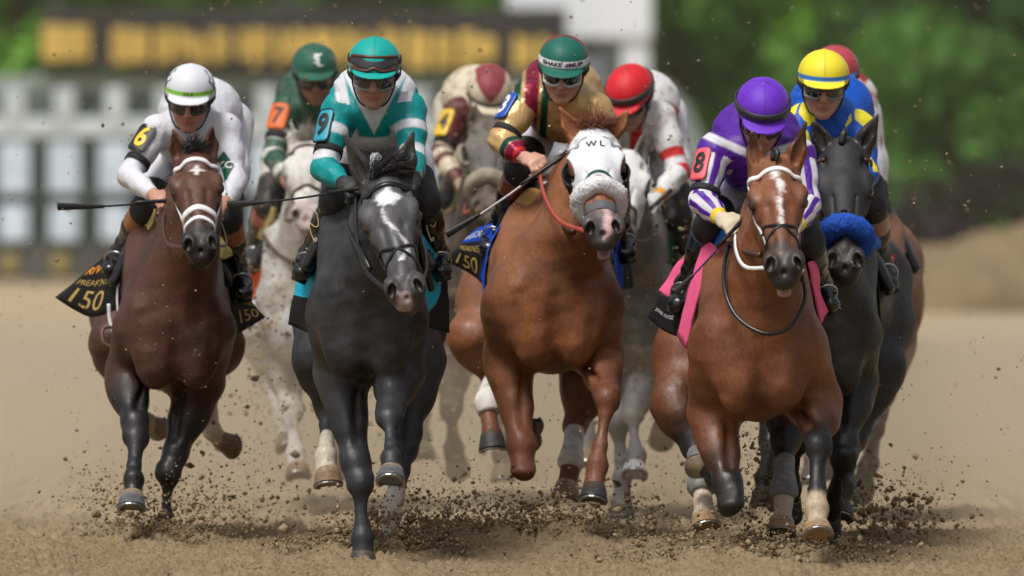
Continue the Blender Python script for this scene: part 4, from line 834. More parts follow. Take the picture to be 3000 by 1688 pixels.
def armband(J, root, t0, w, h, face, bg, txt, tcol, size, rim=None, strapdy=.085, corner=.25, bold=.03, lift=0.0):
    """number plate strapped round the upper arm, curved about the sleeve; face = which way it looks"""
    a_, b_ = J['SL'], J['EL']; ax = nrm(a_ - b_); c0 = lerp(a_, b_, t0); nv = np.asarray(face, float); nv = nrm(nv - ax * (nv @ ax)); sdv = np.cross(ax, nv); sdv = sdv if sdv[0] > 0 else -sdv; Rr = .10; n = 10; V = []; Q = []
    d0 = 0
    for dx in (-.03, 0, .03):
        for dy in (-.04, 0, .04):
            q0 = c0 + ax * dy + sdv * dx; hh = J['jb'].ray_cast(Vector(q0 + nv * .2), Vector(-nv), .25)
            if hh[0] is not None: d0 = max(d0, (np.array(hh[0]) - q0) @ nv + Rr * (1 - math.cos(dx / Rr)))
    base = c0 + nv * (d0 + .001 + lift)
    fs = lambda x, y: base + ax * y + sdv * Rr * math.sin(x / Rr) - nv * Rr * (1 - math.cos(x / Rr)); c = c0
    def edge(i, j):
        x, y = -1 + 2 * i / n, -1 + 2 * j / n; m = max(0, abs(x) + abs(y) - (2 - corner)); return x * (1 - m * .5) * w / 2, y * (1 - m * .5) * h / 2
    V = [fs(*edge(i, j)) + nv * .004 for j in range(n + 1) for i in range(n + 1)] + [fs(*edge(i, j)) - nv * .003 for j in range(n + 1) for i in range(n + 1)]; m = n + 1; o = m * m
    for j in range(n):
        for i in range(n): a = j * m + i; Q += [(a, a + 1, a + m + 1, a + m), (o + a + m, o + a + m + 1, o + a + 1, o + a)]
    for i in range(n): Q += [(i + 1, i, o + i, o + i + 1), (n * m + i, n * m + i + 1, o + n * m + i + 1, o + n * m + i), (i * m, i * m + m, o + i * m + m, o + i * m), (i * m + m + n, i * m + n, o + i * m + n, o + i * m + m + n)]
    ab = mesh_np('number_armband', V, Q, bg, root)
    V2, Q2 = text_verts(txt, size, bold, cuts=2, sx=.8)
    decal('numeral', V2, Q2, lambda x, y: fs(x, y) + nv * .007, tcol, ab)
    if rim is not None: tube('rim', [fs(*edge(*e)) + nv * .004 for e in [(i, 0) for i in range(n)] + [(n, j) for j in range(n)] + [(n - i, n) for i in range(n)] + [(0, n - j) for j in range(n)]], .003, rim, ab, 5, True, 1)
    # strap round the sleeve
    t = np.clip((c - a_) @ (b_ - a_) / ((b_ - a_) @ (b_ - a_)) + strapdy / np.linalg.norm(b_ - a_), .2, .95); o_ = lerp(a_, b_, t); fr = frame(b_ - a_, A(0, -1, 0)); pts = []; nor = []
    for k in range(26):
        g = 2 * math.pi * k / 26; d = fr[1] * math.cos(g) + fr[2] * math.sin(g); hh = J['jb'].ray_cast(Vector(o_ + d * .078), Vector(-d), .06); pts.append((np.array(hh[0]) if hh[0] else o_ + d * .055) + d * .002); nor.append(d)
    V, Q = ribbon(pts, nor, .030, .004, True); mesh_np('armband_strap', V, Q, BLACKCLOTH, root)
    return ab
def whip(a, b, label, r0=.0045, flap=.35, handle=.25, yb=None, col=(.012, .012, .013), gripc=None, bend=.01):
    """a = hand end, b = flap end"""
    a, b = np.asarray(a), np.asarray(b); d = nrm(b - a); L = np.linalg.norm(b - a); root = thing('whip', tuple(a), label, 'whip', 'whips held by the jockeys')
    m = mat('whip black', (.012, .012, .013), .45, bump=(200, .4, .002)); mid = lambda t: lerp(a, b, t) + A(0, 0, -bend * 4 * t * (1 - t))
    tube('shaft', [mid(t) for t in (0, .3, .6, 1 - flap * .8)], [r0 * 1.2, r0, r0 * .9, r0 * .9], m if gripc is None else mat('whip wrap ' + str(gripc[0])[:4], gripc, .5, noise=(220, .5)), root, 8, False, 4)
    tube('handle', [a - d * .14, a - d * .02, a + d * .10], [.011, .009, .007], m, root, 10, False, 3)
    S = SDF(np.minimum(mid(1 - flap), b) - .05, np.maximum(mid(1 - flap), b) + .05, .004); S.cone(mid(1 - flap), b, .009, .017, .008, sq=(nrm(np.cross(d, A(0, 0, 1))), .5)); S.half(b - d * .004, -d); V, Q = S.mesh(); mesh_np('flap', V, Q, m, root)
    return root

W_ = (.63, .64, .69); TEAL = (.0, .26, .27); BLK = (.012, .012, .014); YEL = (.82, .52, .02); CREAM = (.62, .54, .40)
def m_(*c): return mat('dye %.3f %.3f %.3f' % c, c, .55, .3, bump=(150, .2, .002))
def cos_band(a, c, w): return (w / 2 - np.abs(a - c)) * .25
def pat9(c):
    a, x, z = c['arm'], c['x'], c['z']; am = c['isarm'] & (a > .02)
    f = np.where(am & (a < 1.25), np.maximum(cos_band(a, .40, .17), cos_band(a, .84, .19)), -1)
    v = .052 * (z + .115) / .10 - np.abs(x); low = -.13 - z + np.abs(x) * .10
    sh = .026 - np.abs(np.abs(x) - .120 - .25 * z)
    return [(np.where(am, f, np.maximum(np.maximum(v, low), sh)), W_)]
def pat3(c):
    a, x = c['arm'], c['x'] + .12 * c['z']; am = c['isarm'] & (a > .28)
    g = np.maximum(.016 - np.abs(x + .075), .016 - np.abs(x + .195)); r = .030 - np.abs(x + .133)
    return [(np.where(am, cos_band(a, 1.50, .20), np.where(x < 0, g, -1)), (.004, .06, .035)), (np.where(am, (a - 1.60) * .2, np.where(x < 0, r, -1)), (.24, .010, .045)),
            (np.where(am, cos_band(a, 1.86, .10), -1), (.62, .03, .03))]
def pat8(c):
    a, x, z = c['arm'], c['x'], c['z']; am = c['isarm'] & (a > .18)
    return [(np.where(am, np.sin(6 * c['ang'] + .5) * .02 + .002, .017 - np.abs(z + .035 - np.abs(x) * .38)), W_), (np.where(am, (a - 1.84) * .2, -1), (.80, .56, .02))]
def patY(c):
    a, g = c['arm'], c['ang']; am = c['isarm']; u = a * 4.2; w = g * 1.3
    return [(np.where(am, ((np.abs((u % 2) - 1) - .5) + (np.abs(((w + .6) % 2) - 1) - .5)) * .1 - .012, .05 - np.abs(c['x'] + .10) - np.abs(c['z'] + .17) * .6), (.80, .70, .03))]
def patP(c):
    V = c['V']; p = (V[:, 0] + V[:, 2] * .9) * 34; q_ = (V[:, 0] - V[:, 2] * .9) * 34; return [(np.sin(p) * np.sin(q_) * .02, (.30, .022, .035))]
def pat7(c):
    a = c['arm']; return [(np.where(c['isarm'], np.maximum(cos_band(a, .62, .24), np.maximum(cos_band(a, 1.05, .16), cos_band(a, 1.75, .2))), -1), (.55, .55, .53))]
def pat4(c):
    a = c['arm']; return [(np.where(c['isarm'], np.maximum(np.maximum(cos_band(a, .78, .14), cos_band(a, 1.10, .14)), cos_band(a, 1.5, .35)), np.maximum(c['z'] - .0, .02 - np.abs(c['x']) - 1)), CREAM)]
def patR(c):
    a = c['arm']; return [(np.where(c['isarm'], np.maximum(cos_band(a, .70, .17), cos_band(a, 1.0, .17)), np.maximum(np.minimum(.030 - np.abs(c['x']), -.02 - c['z']), np.minimum(.022 - np.abs(c['z'] - .035 + .5 * np.abs(np.abs(c['x']) - .14)), np.abs(c['x']) - .07))), (.55, .015, .02))]
none = lambda c: []
JS = [
 dict(name='six', Y=36.9, head=(556, 288), look=(14, -2, 3), j=dict(SL=(458, 385, .10), SR=(664, 380, .12), EL=(378, 515, .0), ER=(690, 535, .0), WL=(448, 570, -.2), WR=(660, 592, -.2), GL=(490, 590, -.30), GR=(630, 605, -.30), Pv=(612, 345, .58), KL=(428, 615, .10), KR=(664, 640, .10), AL=(352, 745, .36), AR=(700, 815, .34), TL=(325, 790, .24), TR=(712, 858, .22)),
      silk=W_, pattern=none, srough=.55, loose=.92, capc=(.64, .66, .70), cap=lambda x, f, z: [(np.minimum(.0085 - np.abs(z - .044), f + .2), (.20, .52, .03))], seams=0, breech=W_, kneed=.16, cuff=(.30, .095, .032), glove=None, skin=(.50, .26, .185), beard=.25, goggles=[dict(frame_m=mat('smoked goggle frame', (.06, .05, .045), .2))],
      label='jockey in plain white silks and white cap with a lime green band'),
 dict(name='nine', Y=35.0, head=(1096, 214), look=(12, 0, 2), j=dict(SL=(990, 322, .10), SR=(1202, 322, .10), EL=(950, 495, -.02), ER=(1208, 475, -.02), WL=(1004, 534, -.18), WR=(1212, 520, -.2), GL=(1040, 552, -.27), GR=(1190, 545, -.28), Pv=(1095, 340, .58), KL=(985, 592, .10), KR=(1243, 590, .10), AL=(910, 748, .36), AR=(1280, 745, .36), TL=(886, 798, .24), TR=(1294, 795, .24)),
      silk=TEAL, pattern=pat9, capc=(.0, .34, .31), breech=W_, kneed=.19, glove=(.02, .02, .022), skin=(.44, .23, .155), beard=.2, goggles=[dict(frame_m=CLEARF, z=-.018), dict(frame_m=mat('brown goggle frame', (.10, .03, .018), .35), z=.056, rx=.099, rf=.117, h=.027, tilt=-.25, sz=-.03)],
      label='jockey in teal and white silks and teal cap with spare goggles above the peak'),
 dict(name='three', Y=36.6, head=(1650, 204), look=(16, -4, 4), j=dict(SL=(1545, 285, .10), SR=(1750, 322, .10), EL=(1470, 415, .0), ER=(1788, 470, .0), WL=(1535, 462, -.15), WR=(1745, 525, -.2), GL=(1580, 478, -.24), GR=(1710, 540, -.3), Pv=(1640, 300, .58), KL=(1525, 502, .12), KR=(1795, 540, .12), AL=(1455, 672, .36), AR=(1822, 690, .36), TL=(1432, 726, .24), TR=(1835, 742, .24)),
      silk=(.60, .39, .17), metal=.35, pattern=pat3, srough=.33, loose=1.08, capc=(.005, .115, .085), cap=lambda x, f, z: [(.002 - f, (.20, .012, .03)), (.0135 - np.abs(z - .050) - np.maximum(0, -f - .06), (.75, .75, .76))], breech=W_, kneed=.19, cuff=(.16, .035, .018), skin=(.56, .31, .23), goggles=[dict(frame_m=mat('silver goggle frame', (.6, .61, .62), .25))],
      label='jockey in shiny gold silks with maroon stripes, green cap with a white lettered band'),
 dict(name='eight', Y=34.5, head=(2233, 338), look=(30, 2, 2), j=dict(SL=(2092, 440, .10), SR=(2342, 455, .10), EL=(2058, 590, .0), ER=(2366, 600, .0), WL=(2112, 640, -.15), WR=(2330, 665, -.2), GL=(2160, 662, -.25), GR=(2290, 690, -.3), Pv=(2215, 430, .58), KL=(2080, 668, .12), KR=(2366, 712, .12), AL=(2014, 835, .36), AR=(2404, 838, .36), TL=(1986, 892, .24), TR=(2430, 892, .24)),
      silk=(.085, .012, .30), pattern=pat8, capc=(.13, .022, .50), breech=W_, kneed=.16, cuff=(.012, .022, .045), glove=(.58, .50, .36), skin=(.40, .2, .135), goggles=[dict(frame_m=DARKF, strap_on=False)], band=(.052, .034, GREYBAND),
      label='jockey in purple silks with striped sleeves and plain purple cap with a grey band'),
 dict(name='yellow', Y=36.1, head=(2412, 248), look=(10, 0, 2), j=dict(SL=(2345, 355, .10), SR=(2518, 375, .10), EL=(2320, 500, .0), ER=(2536, 510, .0), WL=(2360, 590, -.2), WR=(2506, 590, -.2), GL=(2400, 600, -.3), GR=(2480, 605, -.3), Pv=(2440, 340, .58), KL=(2330, 610, .12), KR=(2552, 610, .12), AL=(2300, 780, .36), AR=(2584, 785, .36), TL=(2290, 830, .24), TR=(2606, 832, .24)),
      silk=(.004, .085, .50), pattern=patY, capc=(.80, .68, .03), cap=lambda x, f, z: [(.009 - np.abs(z - .040), (.03, .17, .55))], breech=W_, kneed=.18, cuff=(.32, .16, .14), bootm=BOOTD, glove=BLK, skin=(.48, .26, .19), goggles=[dict(frame_m=CLEARF)],
      label='jockey in blue silks with yellow triangles and a yellow cap with a blue band'),
 dict(name='red checks', Y=39.2, head=(2447, 228), look=(14, 0, 0), vox=.010, j=dict(SL=(2375, 330, .10), SR=(2532, 345, .10), EL=(2350, 490, .0), ER=(2556, 505, .0), WL=(2380, 560, -.2), WR=(2510, 570, -.2), GL=(2410, 575, -.3), GR=(2480, 580, -.3), Pv=(2460, 320, .58), KL=(2380, 600, .12), KR=(2565, 615, .12), AL=(2360, 740, .36), AR=(2592, 745, .36), TL=(2350, 785, .24), TR=(2605, 790, .24)),
      silk=(.66, .62, .62), pattern=patP, capc=(.42, .05, .07), cap=lambda x, f, z: [(.009 - np.abs(z - .030), (.03, .2, .5))], breech=W_, cuff=None, bootm=BOOTD, mud=.15, skin=(.36, .2, .15),
      label='jockey in red and white checked silks and rose red cap behind the blue-clad jockey'),
 dict(name='seven', Y=40.7, head=(923, 218), look=(14, 3, -3), vox=.009, j=dict(SL=(838, 318, .10), SR=(1000, 318, .10), EL=(802, 455, .0), ER=(1012, 450, .0), WL=(836, 525, -.2), WR=(975, 525, -.2), GL=(862, 545, -.3), GR=(945, 545, -.3), Pv=(915, 315, .58), KL=(785, 600, .12), KR=(1030, 600, .12), AL=(748, 730, .36), AR=(1062, 730, .36), TL=(735, 775, .24), TR=(1075, 775, .24)),
      silk=(.012, .075, .045), pattern=pat7, capc=(.012, .10, .065), breech=(.5, .47, .44), cuff=(.35, .08, .07), bootm=BOOTD, mud=.34, capmud=.12, skin=(.26, .14, .09), dirt=.5, goggles=[dict(frame_m=DARKF)],
      label='muddy jockey in dark green silks and green cap, number 7 on an orange armband'),
 dict(name='four', Y=41.6, head=(1433, 282), look=(38, 2, 2), vox=.009, j=dict(SL=(1338, 330, .10), SR=(1500, 330, .10), EL=(1292, 455, .0), ER=(1532, 450, .0), WL=(1348, 538, -.2), WR=(1480, 540, -.2), GL=(1385, 555, -.3), GR=(1450, 555, -.3), Pv=(1385, 300, .58), KL=(1325, 590, .12), KR=(1540, 590, .12), AL=(1290, 715, .36), AR=(1560, 715, .36), TL=(1278, 760, .24), TR=(1572, 760, .24)),
      silk=(.10, .010, .018), pattern=pat4, capc=(.24, .03, .05), cap=lambda x, f, z: [(np.where(f > -.0, .09 - z - np.abs(np.abs(x) - .062) * -.0 + (np.abs(x) - .045) * .9, np.abs(x) - .07), CREAM), (.008 - np.abs(z - .036), (.05, .05, .045))], breech=(.5, .46, .4), bootm=BOOTD, mud=.40, capmud=.22, skin=(.2, .14, .1), dirt=.7, glove=(.45, .38, .28), goggles=[dict(frame_m=DARKF)],
      label='mud-covered jockey in maroon and cream silks, number 4 on a yellow armband'),
 dict(name='red', Y=39.3, head=(1846, 286), look=(34, -22, 2), vox=.008, j=dict(SL=(1785, 350, .10), SR=(1938, 345, .10), EL=(1755, 500, .0), ER=(1986, 505, .0), WL=(1790, 585, -.2), WR=(1928, 580, -.2), GL=(1820, 600, -.3), GR=(1892, 606, -.3), Pv=(1892, 320, .58), KL=(1740, 640, .12), KR=(1985, 640, .12), AL=(1710, 770, .36), AR=(2005, 770, .36), TL=(1700, 815, .24), TR=(2015, 815, .24)),
      silk=(.68, .67, .68), pattern=patR, capc=(.60, .012, .02), breech=W_, kneed=.2, bootm=BOOTD, mud=.22, mudsc=30, skin=(.4, .22, .16), dirt=.3, glove=(.62, .62, .64), wrist=(.70, .30, .02), goggles=[dict(frame_m=CLEARF)], band=(.050, .036, GREYBAND),
      label='jockey in mud-spattered white silks with red sleeve bars and bright red cap'),
]

# ------------------------------------------------------------------ build horses, jockeys and their gear
HS = {s['name']: make_horse(s) for s in SPECS if not ONLY or s['name'] in ONLY}
JJ = {s['name']: make_jockey(s) for s in JS if not ONLYJ or s['name'] in ONLYJ}
GOLD = mat('gold print', (.52, .36, .10), .45); ORANGE = mat('orange print', (.75, .30, .02), .5); WHITEP = mat('white print', (.75, .75, .77), .5); BLACKP = mat('black print', (.012, .012, .014), .5)
NAVYP = mat('navy print', (.015, .02, .06), .5); GREENP = mat('green patch', (.005, .085, .05), .5)
CYAN = (.02, .42, .60); PINK = (.78, .11, .26); BLUE = (.01, .055, .42); BLKC = (.013, .013, .015)
def cloth_mat(name, base, f=None, bc=None): return mat('cloth ' + name, base, .7, .25, fields=[('sel', bc)] if bc else (), bump=[(300, .25, .002), (14, .3, .012)])
def cloth(H, name, rows, m, sel=None, th=.004, ripple=.005, seed=0, n=14):
    C = [[H['X'](*p) for p in r] for r in rows]; ob, f, nf = sheet(name, C, m, H['root'], th, n, ripple, seed)
    if sel:
        fu = np.zeros(len(ob.data.vertices), 'f4'); fv = fu.copy(); ob.data.attributes['fu'].data.foreach_get('value', fu); ob.data.attributes['fv'].data.foreach_get('value', fv)
        ob.data.attributes.new('sel', 'FLOAT', 'POINT').data.foreach_set('value', sel(fu, fv).astype('f4'))
    return ob, f, nf
def print_on(ob, f, nf, txt, u0, v0, su, sv, m, bold=.01, name='lettering', flip=1):
    V2, Q2 = text_verts(txt, 1.0, bold, cuts=2)
    def fm(x, y):
        u, v = min(max(u0 + x * su, 0), 1), min(max(v0 - y * sv, 0), 1); n = nf(u, v); n = n if n[1] < 0 else -n; return f(u, v) + n * .0045
    return decal(name, V2, Q2, fm, m, ob)
def stirrups(H, J, m=STEEL):
    for s in 'LR':
        An, T = J['A' + s], J['T' + s]; K = J['K' + s]; c = lerp(An, T, .62); dn = nrm(An - K); ft = nrm(T - An); sd = nrm(np.cross(dn, ft))
        tube('stirrup', [c + sd * .050 * math.cos(a) + dn * (.036 - .058 * (1 + math.sin(a))) * 1.0 for a in np.linspace(-math.pi / 2, 1.5 * math.pi, 15)[:-1]], .0045, m, H['root'], 7, True, 3)
        top = c + dn * (.036 - .116); tube('stirrup_leather', [top, lerp(top, K, .5) + A(0, .05, 0), K + A(0, .12, .02)], .008, BLACKLEATHER, H['root'], 6, False, 4)
def saddle(H, col=BLACKLEATHER):
    B = H['B']; S = SDF(B(-.3, 0, .4), B(.3, .8, 1.0), .012)
    S.chain([(B(0, .14, .80), .07), (B(0, .35, .775), .06), (B(0, .58, .80), .075)], .05, sq=((1, 0, 0), 1.5))
    for s in (-1, 1): S.cone(B(s * .12, .25, .74), B(s * .25, .22, .50), .045, .03, .04, sq=((0, 1, 0), 2.5))
    V, Q = S.mesh(); mesh_np('saddle', V, Q, col, H['root'])
def fluffy(H, name, U, th, r, m, furm, n=800):
    pts = []
    for a in np.linspace(-th, th, 25):
        p, nn = H['hp'](U + .03 * (abs(a) / th) ** 2, a, r * .55); pts.append(p)
    pts = np.array(pts); S = SDF(pts.min(0) - r * 2, pts.max(0) + r * 2, .006)
    for i in range(len(pts) - 1):
        e = abs(i - 11.5) / 12; S.cone(pts[i], pts[i + 1], r * (1 - .25 * e ** 3), r * (1 - .25 * e ** 3), .02)
    near = np.abs(S.F) < .02; G = S.grid()[near]; S.F[near] += (.002 * wob(G, 40, 1) + .001 * wob(G, 100, 2)).astype('f4')
    V, Q = S.mesh(); o = mesh_np(name, V, Q, m, H['root']); Vn = V; me = o.data; nor = np.zeros(len(V) * 3, 'f4'); me.vertices.foreach_get('normal', nor); nor = nor.reshape(-1, 3)
    r_ = np.random.default_rng(2); HV = []; HQ = []
    for i in r_.integers(0, len(V), n):
        d = nrm(nor[i] + r_.normal(size=3) * .5); s1 = nrm(np.cross(d, r_.normal(size=3))) * .0022; p = V[i]; b = len(HV); l = r_.uniform(.005, .010); HV += [p + s1, p - s1, p + np.cross(d, s1), p + d * l]; HQ += [(b, b + 1, b + 3), (b + 1, b + 2, b + 3), (b + 2, b, b + 3)]
    mesh_np('fleece', HV, np.array(HQ), furm, o, smooth=False)
def neck_strap(H, m, pts, name='yoke', r=.012): tube(name, [H['X'](*p) for p in pts], r, m, H['root'], 7, False, 6)
CLOTHK = cloth_mat('black', BLKC)
for n_, H in HS.items(): saddle(H)
PAIR = {'bay six': 'six', 'grey nine': 'nine', 'chestnut three': 'three', 'bay eight': 'eight', 'black': 'yellow', 'brown behind': 'red checks', 'white seven': 'seven', 'dark four': 'four', 'grey red cap': 'red'}
for h_, j_ in PAIR.items():
    if h_ in HS and j_ in JJ: stirrups(HS[h_], JJ[j_][0])
def hand_mid(J, s): wr, hd, lat, dn = hands_of(J, s); return wr + hd * .10 + dn * .02

if 'bay six' in HS:
    H = HS['bay six']; br = bridle(H, WHITESTRAP, .020, 'double'); J, jr = JJ['six']; reins(H, (hand_mid(J, 'L'), hand_mid(J, 'R')), LEATHER)
    neck_strap(H, LEATHER, [(470, 600, -.05), (462, 640, -.2), (488, 678, -.36), (545, 692, -.5)], 'yoke', .012)
    ob, f, nf = cloth(H, 'saddle_cloth', [[(296, 762, .36), (345, 722, .28), (428, 660, .16)], [(232, 818, .42), (300, 812, .32), (372, 778, .14)], [(163, 872, .47), (262, 928, .38), (346, 905, .2)]], CLOTHK, seed=1)
    print_on(ob, f, nf, '150', .38, .82, .42, .34, GOLD, 0); print_on(ob, f, nf, 'PREAKNESS', .44, .58, .15, .14, GOLD, 0); print_on(ob, f, nf, 'RIVER', .36, .34, .24, .24, ORANGE)
    ob2, f2, n2 = cloth(H, 'saddle_cloth', [[(640, 715, .15), (668, 745, .2), (700, 790, .28)], [(668, 850, .2), (702, 862, .3), (737, 880, .38)], [(682, 985, .22), (724, 962, .32), (776, 930, .42)]], CLOTHK, seed=2)
    print_on(ob2, f2, n2, '150', .58, .82, .50, .26, GOLD, 0); print_on(ob2, f2, n2, 'PREAKNESS', .60, .61, .17, .1, GOLD, 0)
    YC = mat('yellow chamois', (.52, .42, .15), .85, bump=(40, .4, .006))
    cloth(H, 'chamois_cloth', [[(430, 632, .12), (446, 622, .08), (458, 614, .04)], [(412, 680, .1), (430, 672, .05), (448, 660, .0)], [(395, 740, .12), (408, 720, .06), (425, 700, .02)]], YC, th=.01, seed=3)
    cloth(H, 'chamois_cloth', [[(625, 690, .0), (640, 695, .05), (655, 715, .1)], [(628, 720, .0), (650, 725, .05), (672, 735, .1)], [(632, 755, .0), (652, 760, .05), (676, 745, .12)]], YC, th=.01, seed=4)
    girth(H, WHITESTRAP)
    wr_ = mat('girth buckle leather', (.11, .06, .04), .5); neck_strap(H, wr_, [(335, 1020, .1), (305, 1005, .1), (300, 970, .12), (318, 958, .14), (345, 965, .14)], 'girth_end', .008); neck_strap(H, WHITESTRAP, [(318, 890, .18), (322, 940, .18), (338, 990, .16)], 'girth_strap', .008)
    armband(J, jr, .34, .088, .135, (-.55, -1, .3), BLACKP, '6', mat('yellow numeral', (.80, .54, .01), .5), .14, rim=BLACKLEATHER)
    f = on_surface(J['jb'], P(692, 484, 36.6), A(.97, 0, -.0), A(.0, 0, 1), nrm(A(-.2, 1, 0)), .004)
    D = np.array([(0, .062), (.040, .0), (0, -.062), (-.040, 0)]); n = 8; V2 = [lerp(lerp(D[0], D[1], i / n), lerp(D[3], D[2], i / n), j / n) for j in range(n + 1) for i in range(n + 1)]; Q2 = [(j * 9 + i, j * 9 + i + 1, j * 9 + i + 10, j * 9 + i + 9) for j in range(n) for i in range(n)]
    pa = decal('sleeve_patch', V2, Q2, f, GREENP, jr); V2, Q2 = text_verts('KC', .042, .03, .15); f2 = on_surface(J['jb'], P(694, 484, 36.6), A(1, 0, 0), A(0, 0, 1), nrm(A(-.2, 1, 0)), .007); decal('lettering', V2, Q2, f2, WHITEP, pa)
    V2, Q2 = text_verts('IO', .018, .02, sx=2.2); decal('lettering', V2, Q2, on_surface(J['cb'], J['hl'](0, .12, .044), J['R'][0], J['R'][2], -J['R'][1], .0025), BLACKP, J['hel'])
    for s in (-1, 1):
        st = [((.030 if k % 2 == 0 else .014) * math.cos(math.pi / 2 + k * math.pi / 4), (.038 if k % 2 == 0 else .015) * math.sin(math.pi / 2 + k * math.pi / 4)) for k in range(8)]
        vw = nrm(-J['R'][0] * s - J['R'][1] * .5); ff = on_surface(J['cb'], J['hl'](s * .10, .03, .085), nrm(np.cross(vw, J['R'][2])), J['R'][2], vw, .002); tube('star_outline', [ff(*p) for p in st], .0022, NAVYP, J['hel'], 5, True, 0)
    whip(P(462, 590, 36.58), P(165, 606, 36.45), 'black whip sticking out sideways from the fist of the white-clad jockey', flap=.46)
if 'grey nine' in HS:
    H = HS['grey nine']; bridle(H, BLACKLEATHER, .018, 'cross'); J, jr = JJ['nine']; reins(H, (hand_mid(J, 'L'), hand_mid(J, 'R')), BLACKLEATHER, w=.02)
    neck_strap(H, BLACKLEATHER, [(1017, 640, -.15), (1030, 690, -.35), (1062, 745, -.55), (1085, 790, -.62)], 'yoke', .013); neck_strap(H, BLACKLEATHER, [(1222, 640, -.3), (1232, 720, -.25), (1248, 790, -.2), (1265, 850, -.15)], 'yoke', .014)
    cm = cloth_mat('cyan and black', CYAN, bc=BLKC)
    cloth(H, 'saddle_cloth', [[(880, 770, .40), (920, 755, .33), (962, 690, .2)], [(862, 860, .42), (900, 868, .36), (932, 868, .2)], [(846, 950, .44), (885, 968, .38), (925, 985, .22)]], cm, lambda u, v: v - .52, seed=5)
    cloth(H, 'saddle_cloth', [[(1238, 690, .12), (1265, 728, .24), (1298, 768, .32)], [(1238, 830, .12), (1262, 830, .25), (1286, 850, .32)], [(1236, 926, .12), (1254, 912, .24), (1274, 892, .3)]], cloth_mat('cyan', CYAN), seed=6)
    cloth(H, 'under_cloth', [[(1242, 700, .25), (1275, 740, .36), (1306, 790, .42)], [(1244, 840, .25), (1280, 850, .38), (1312, 870, .46)], [(1246, 960, .25), (1290, 968, .38), (1318, 976, .48)]], CLOTHK, seed=7)
    cloth(H, 'saddle_pad', [[(955, 655, .12), (962, 660, .1), (968, 668, .08)], [(946, 700, .14), (955, 705, .1), (962, 712, .06)], [(938, 750, .16), (946, 755, .12), (956, 750, .08)]], mat('tan pad', (.50, .34, .13), .7), th=.012)
    girth(H, mat('blue girth', (.01, .07, .45), .6)); 
    armband(J, jr, .40, .075, .15, (-.75, -1, .2), mat('cyan plate', (.02, .30, .42), .4), '9', BLACKP, .135, rim=BLACKLEATHER)
    for s, pt in ((-1, (920, 672)), (1, (1262, 670))):          # cream monogram stitched on the boots
        c = P(*pt, 35.2); tube('boot_monogram', [c + A(.022 * math.sin(t * 2.1) * (1 - t / 9), -.075, .06 - .028 * t + .02 * math.cos(t * 3)) for t in np.linspace(0, 4.5, 16)], .0028, mat('cream stitching', (.62, .5, .3), .6), jr, 5, False, 2)
    whip(P(1022, 556, 34.72), P(664, 600, 35.0), 'long black whip of the teal-capped jockey, reaching across towards the white-clad jockey', flap=.30)
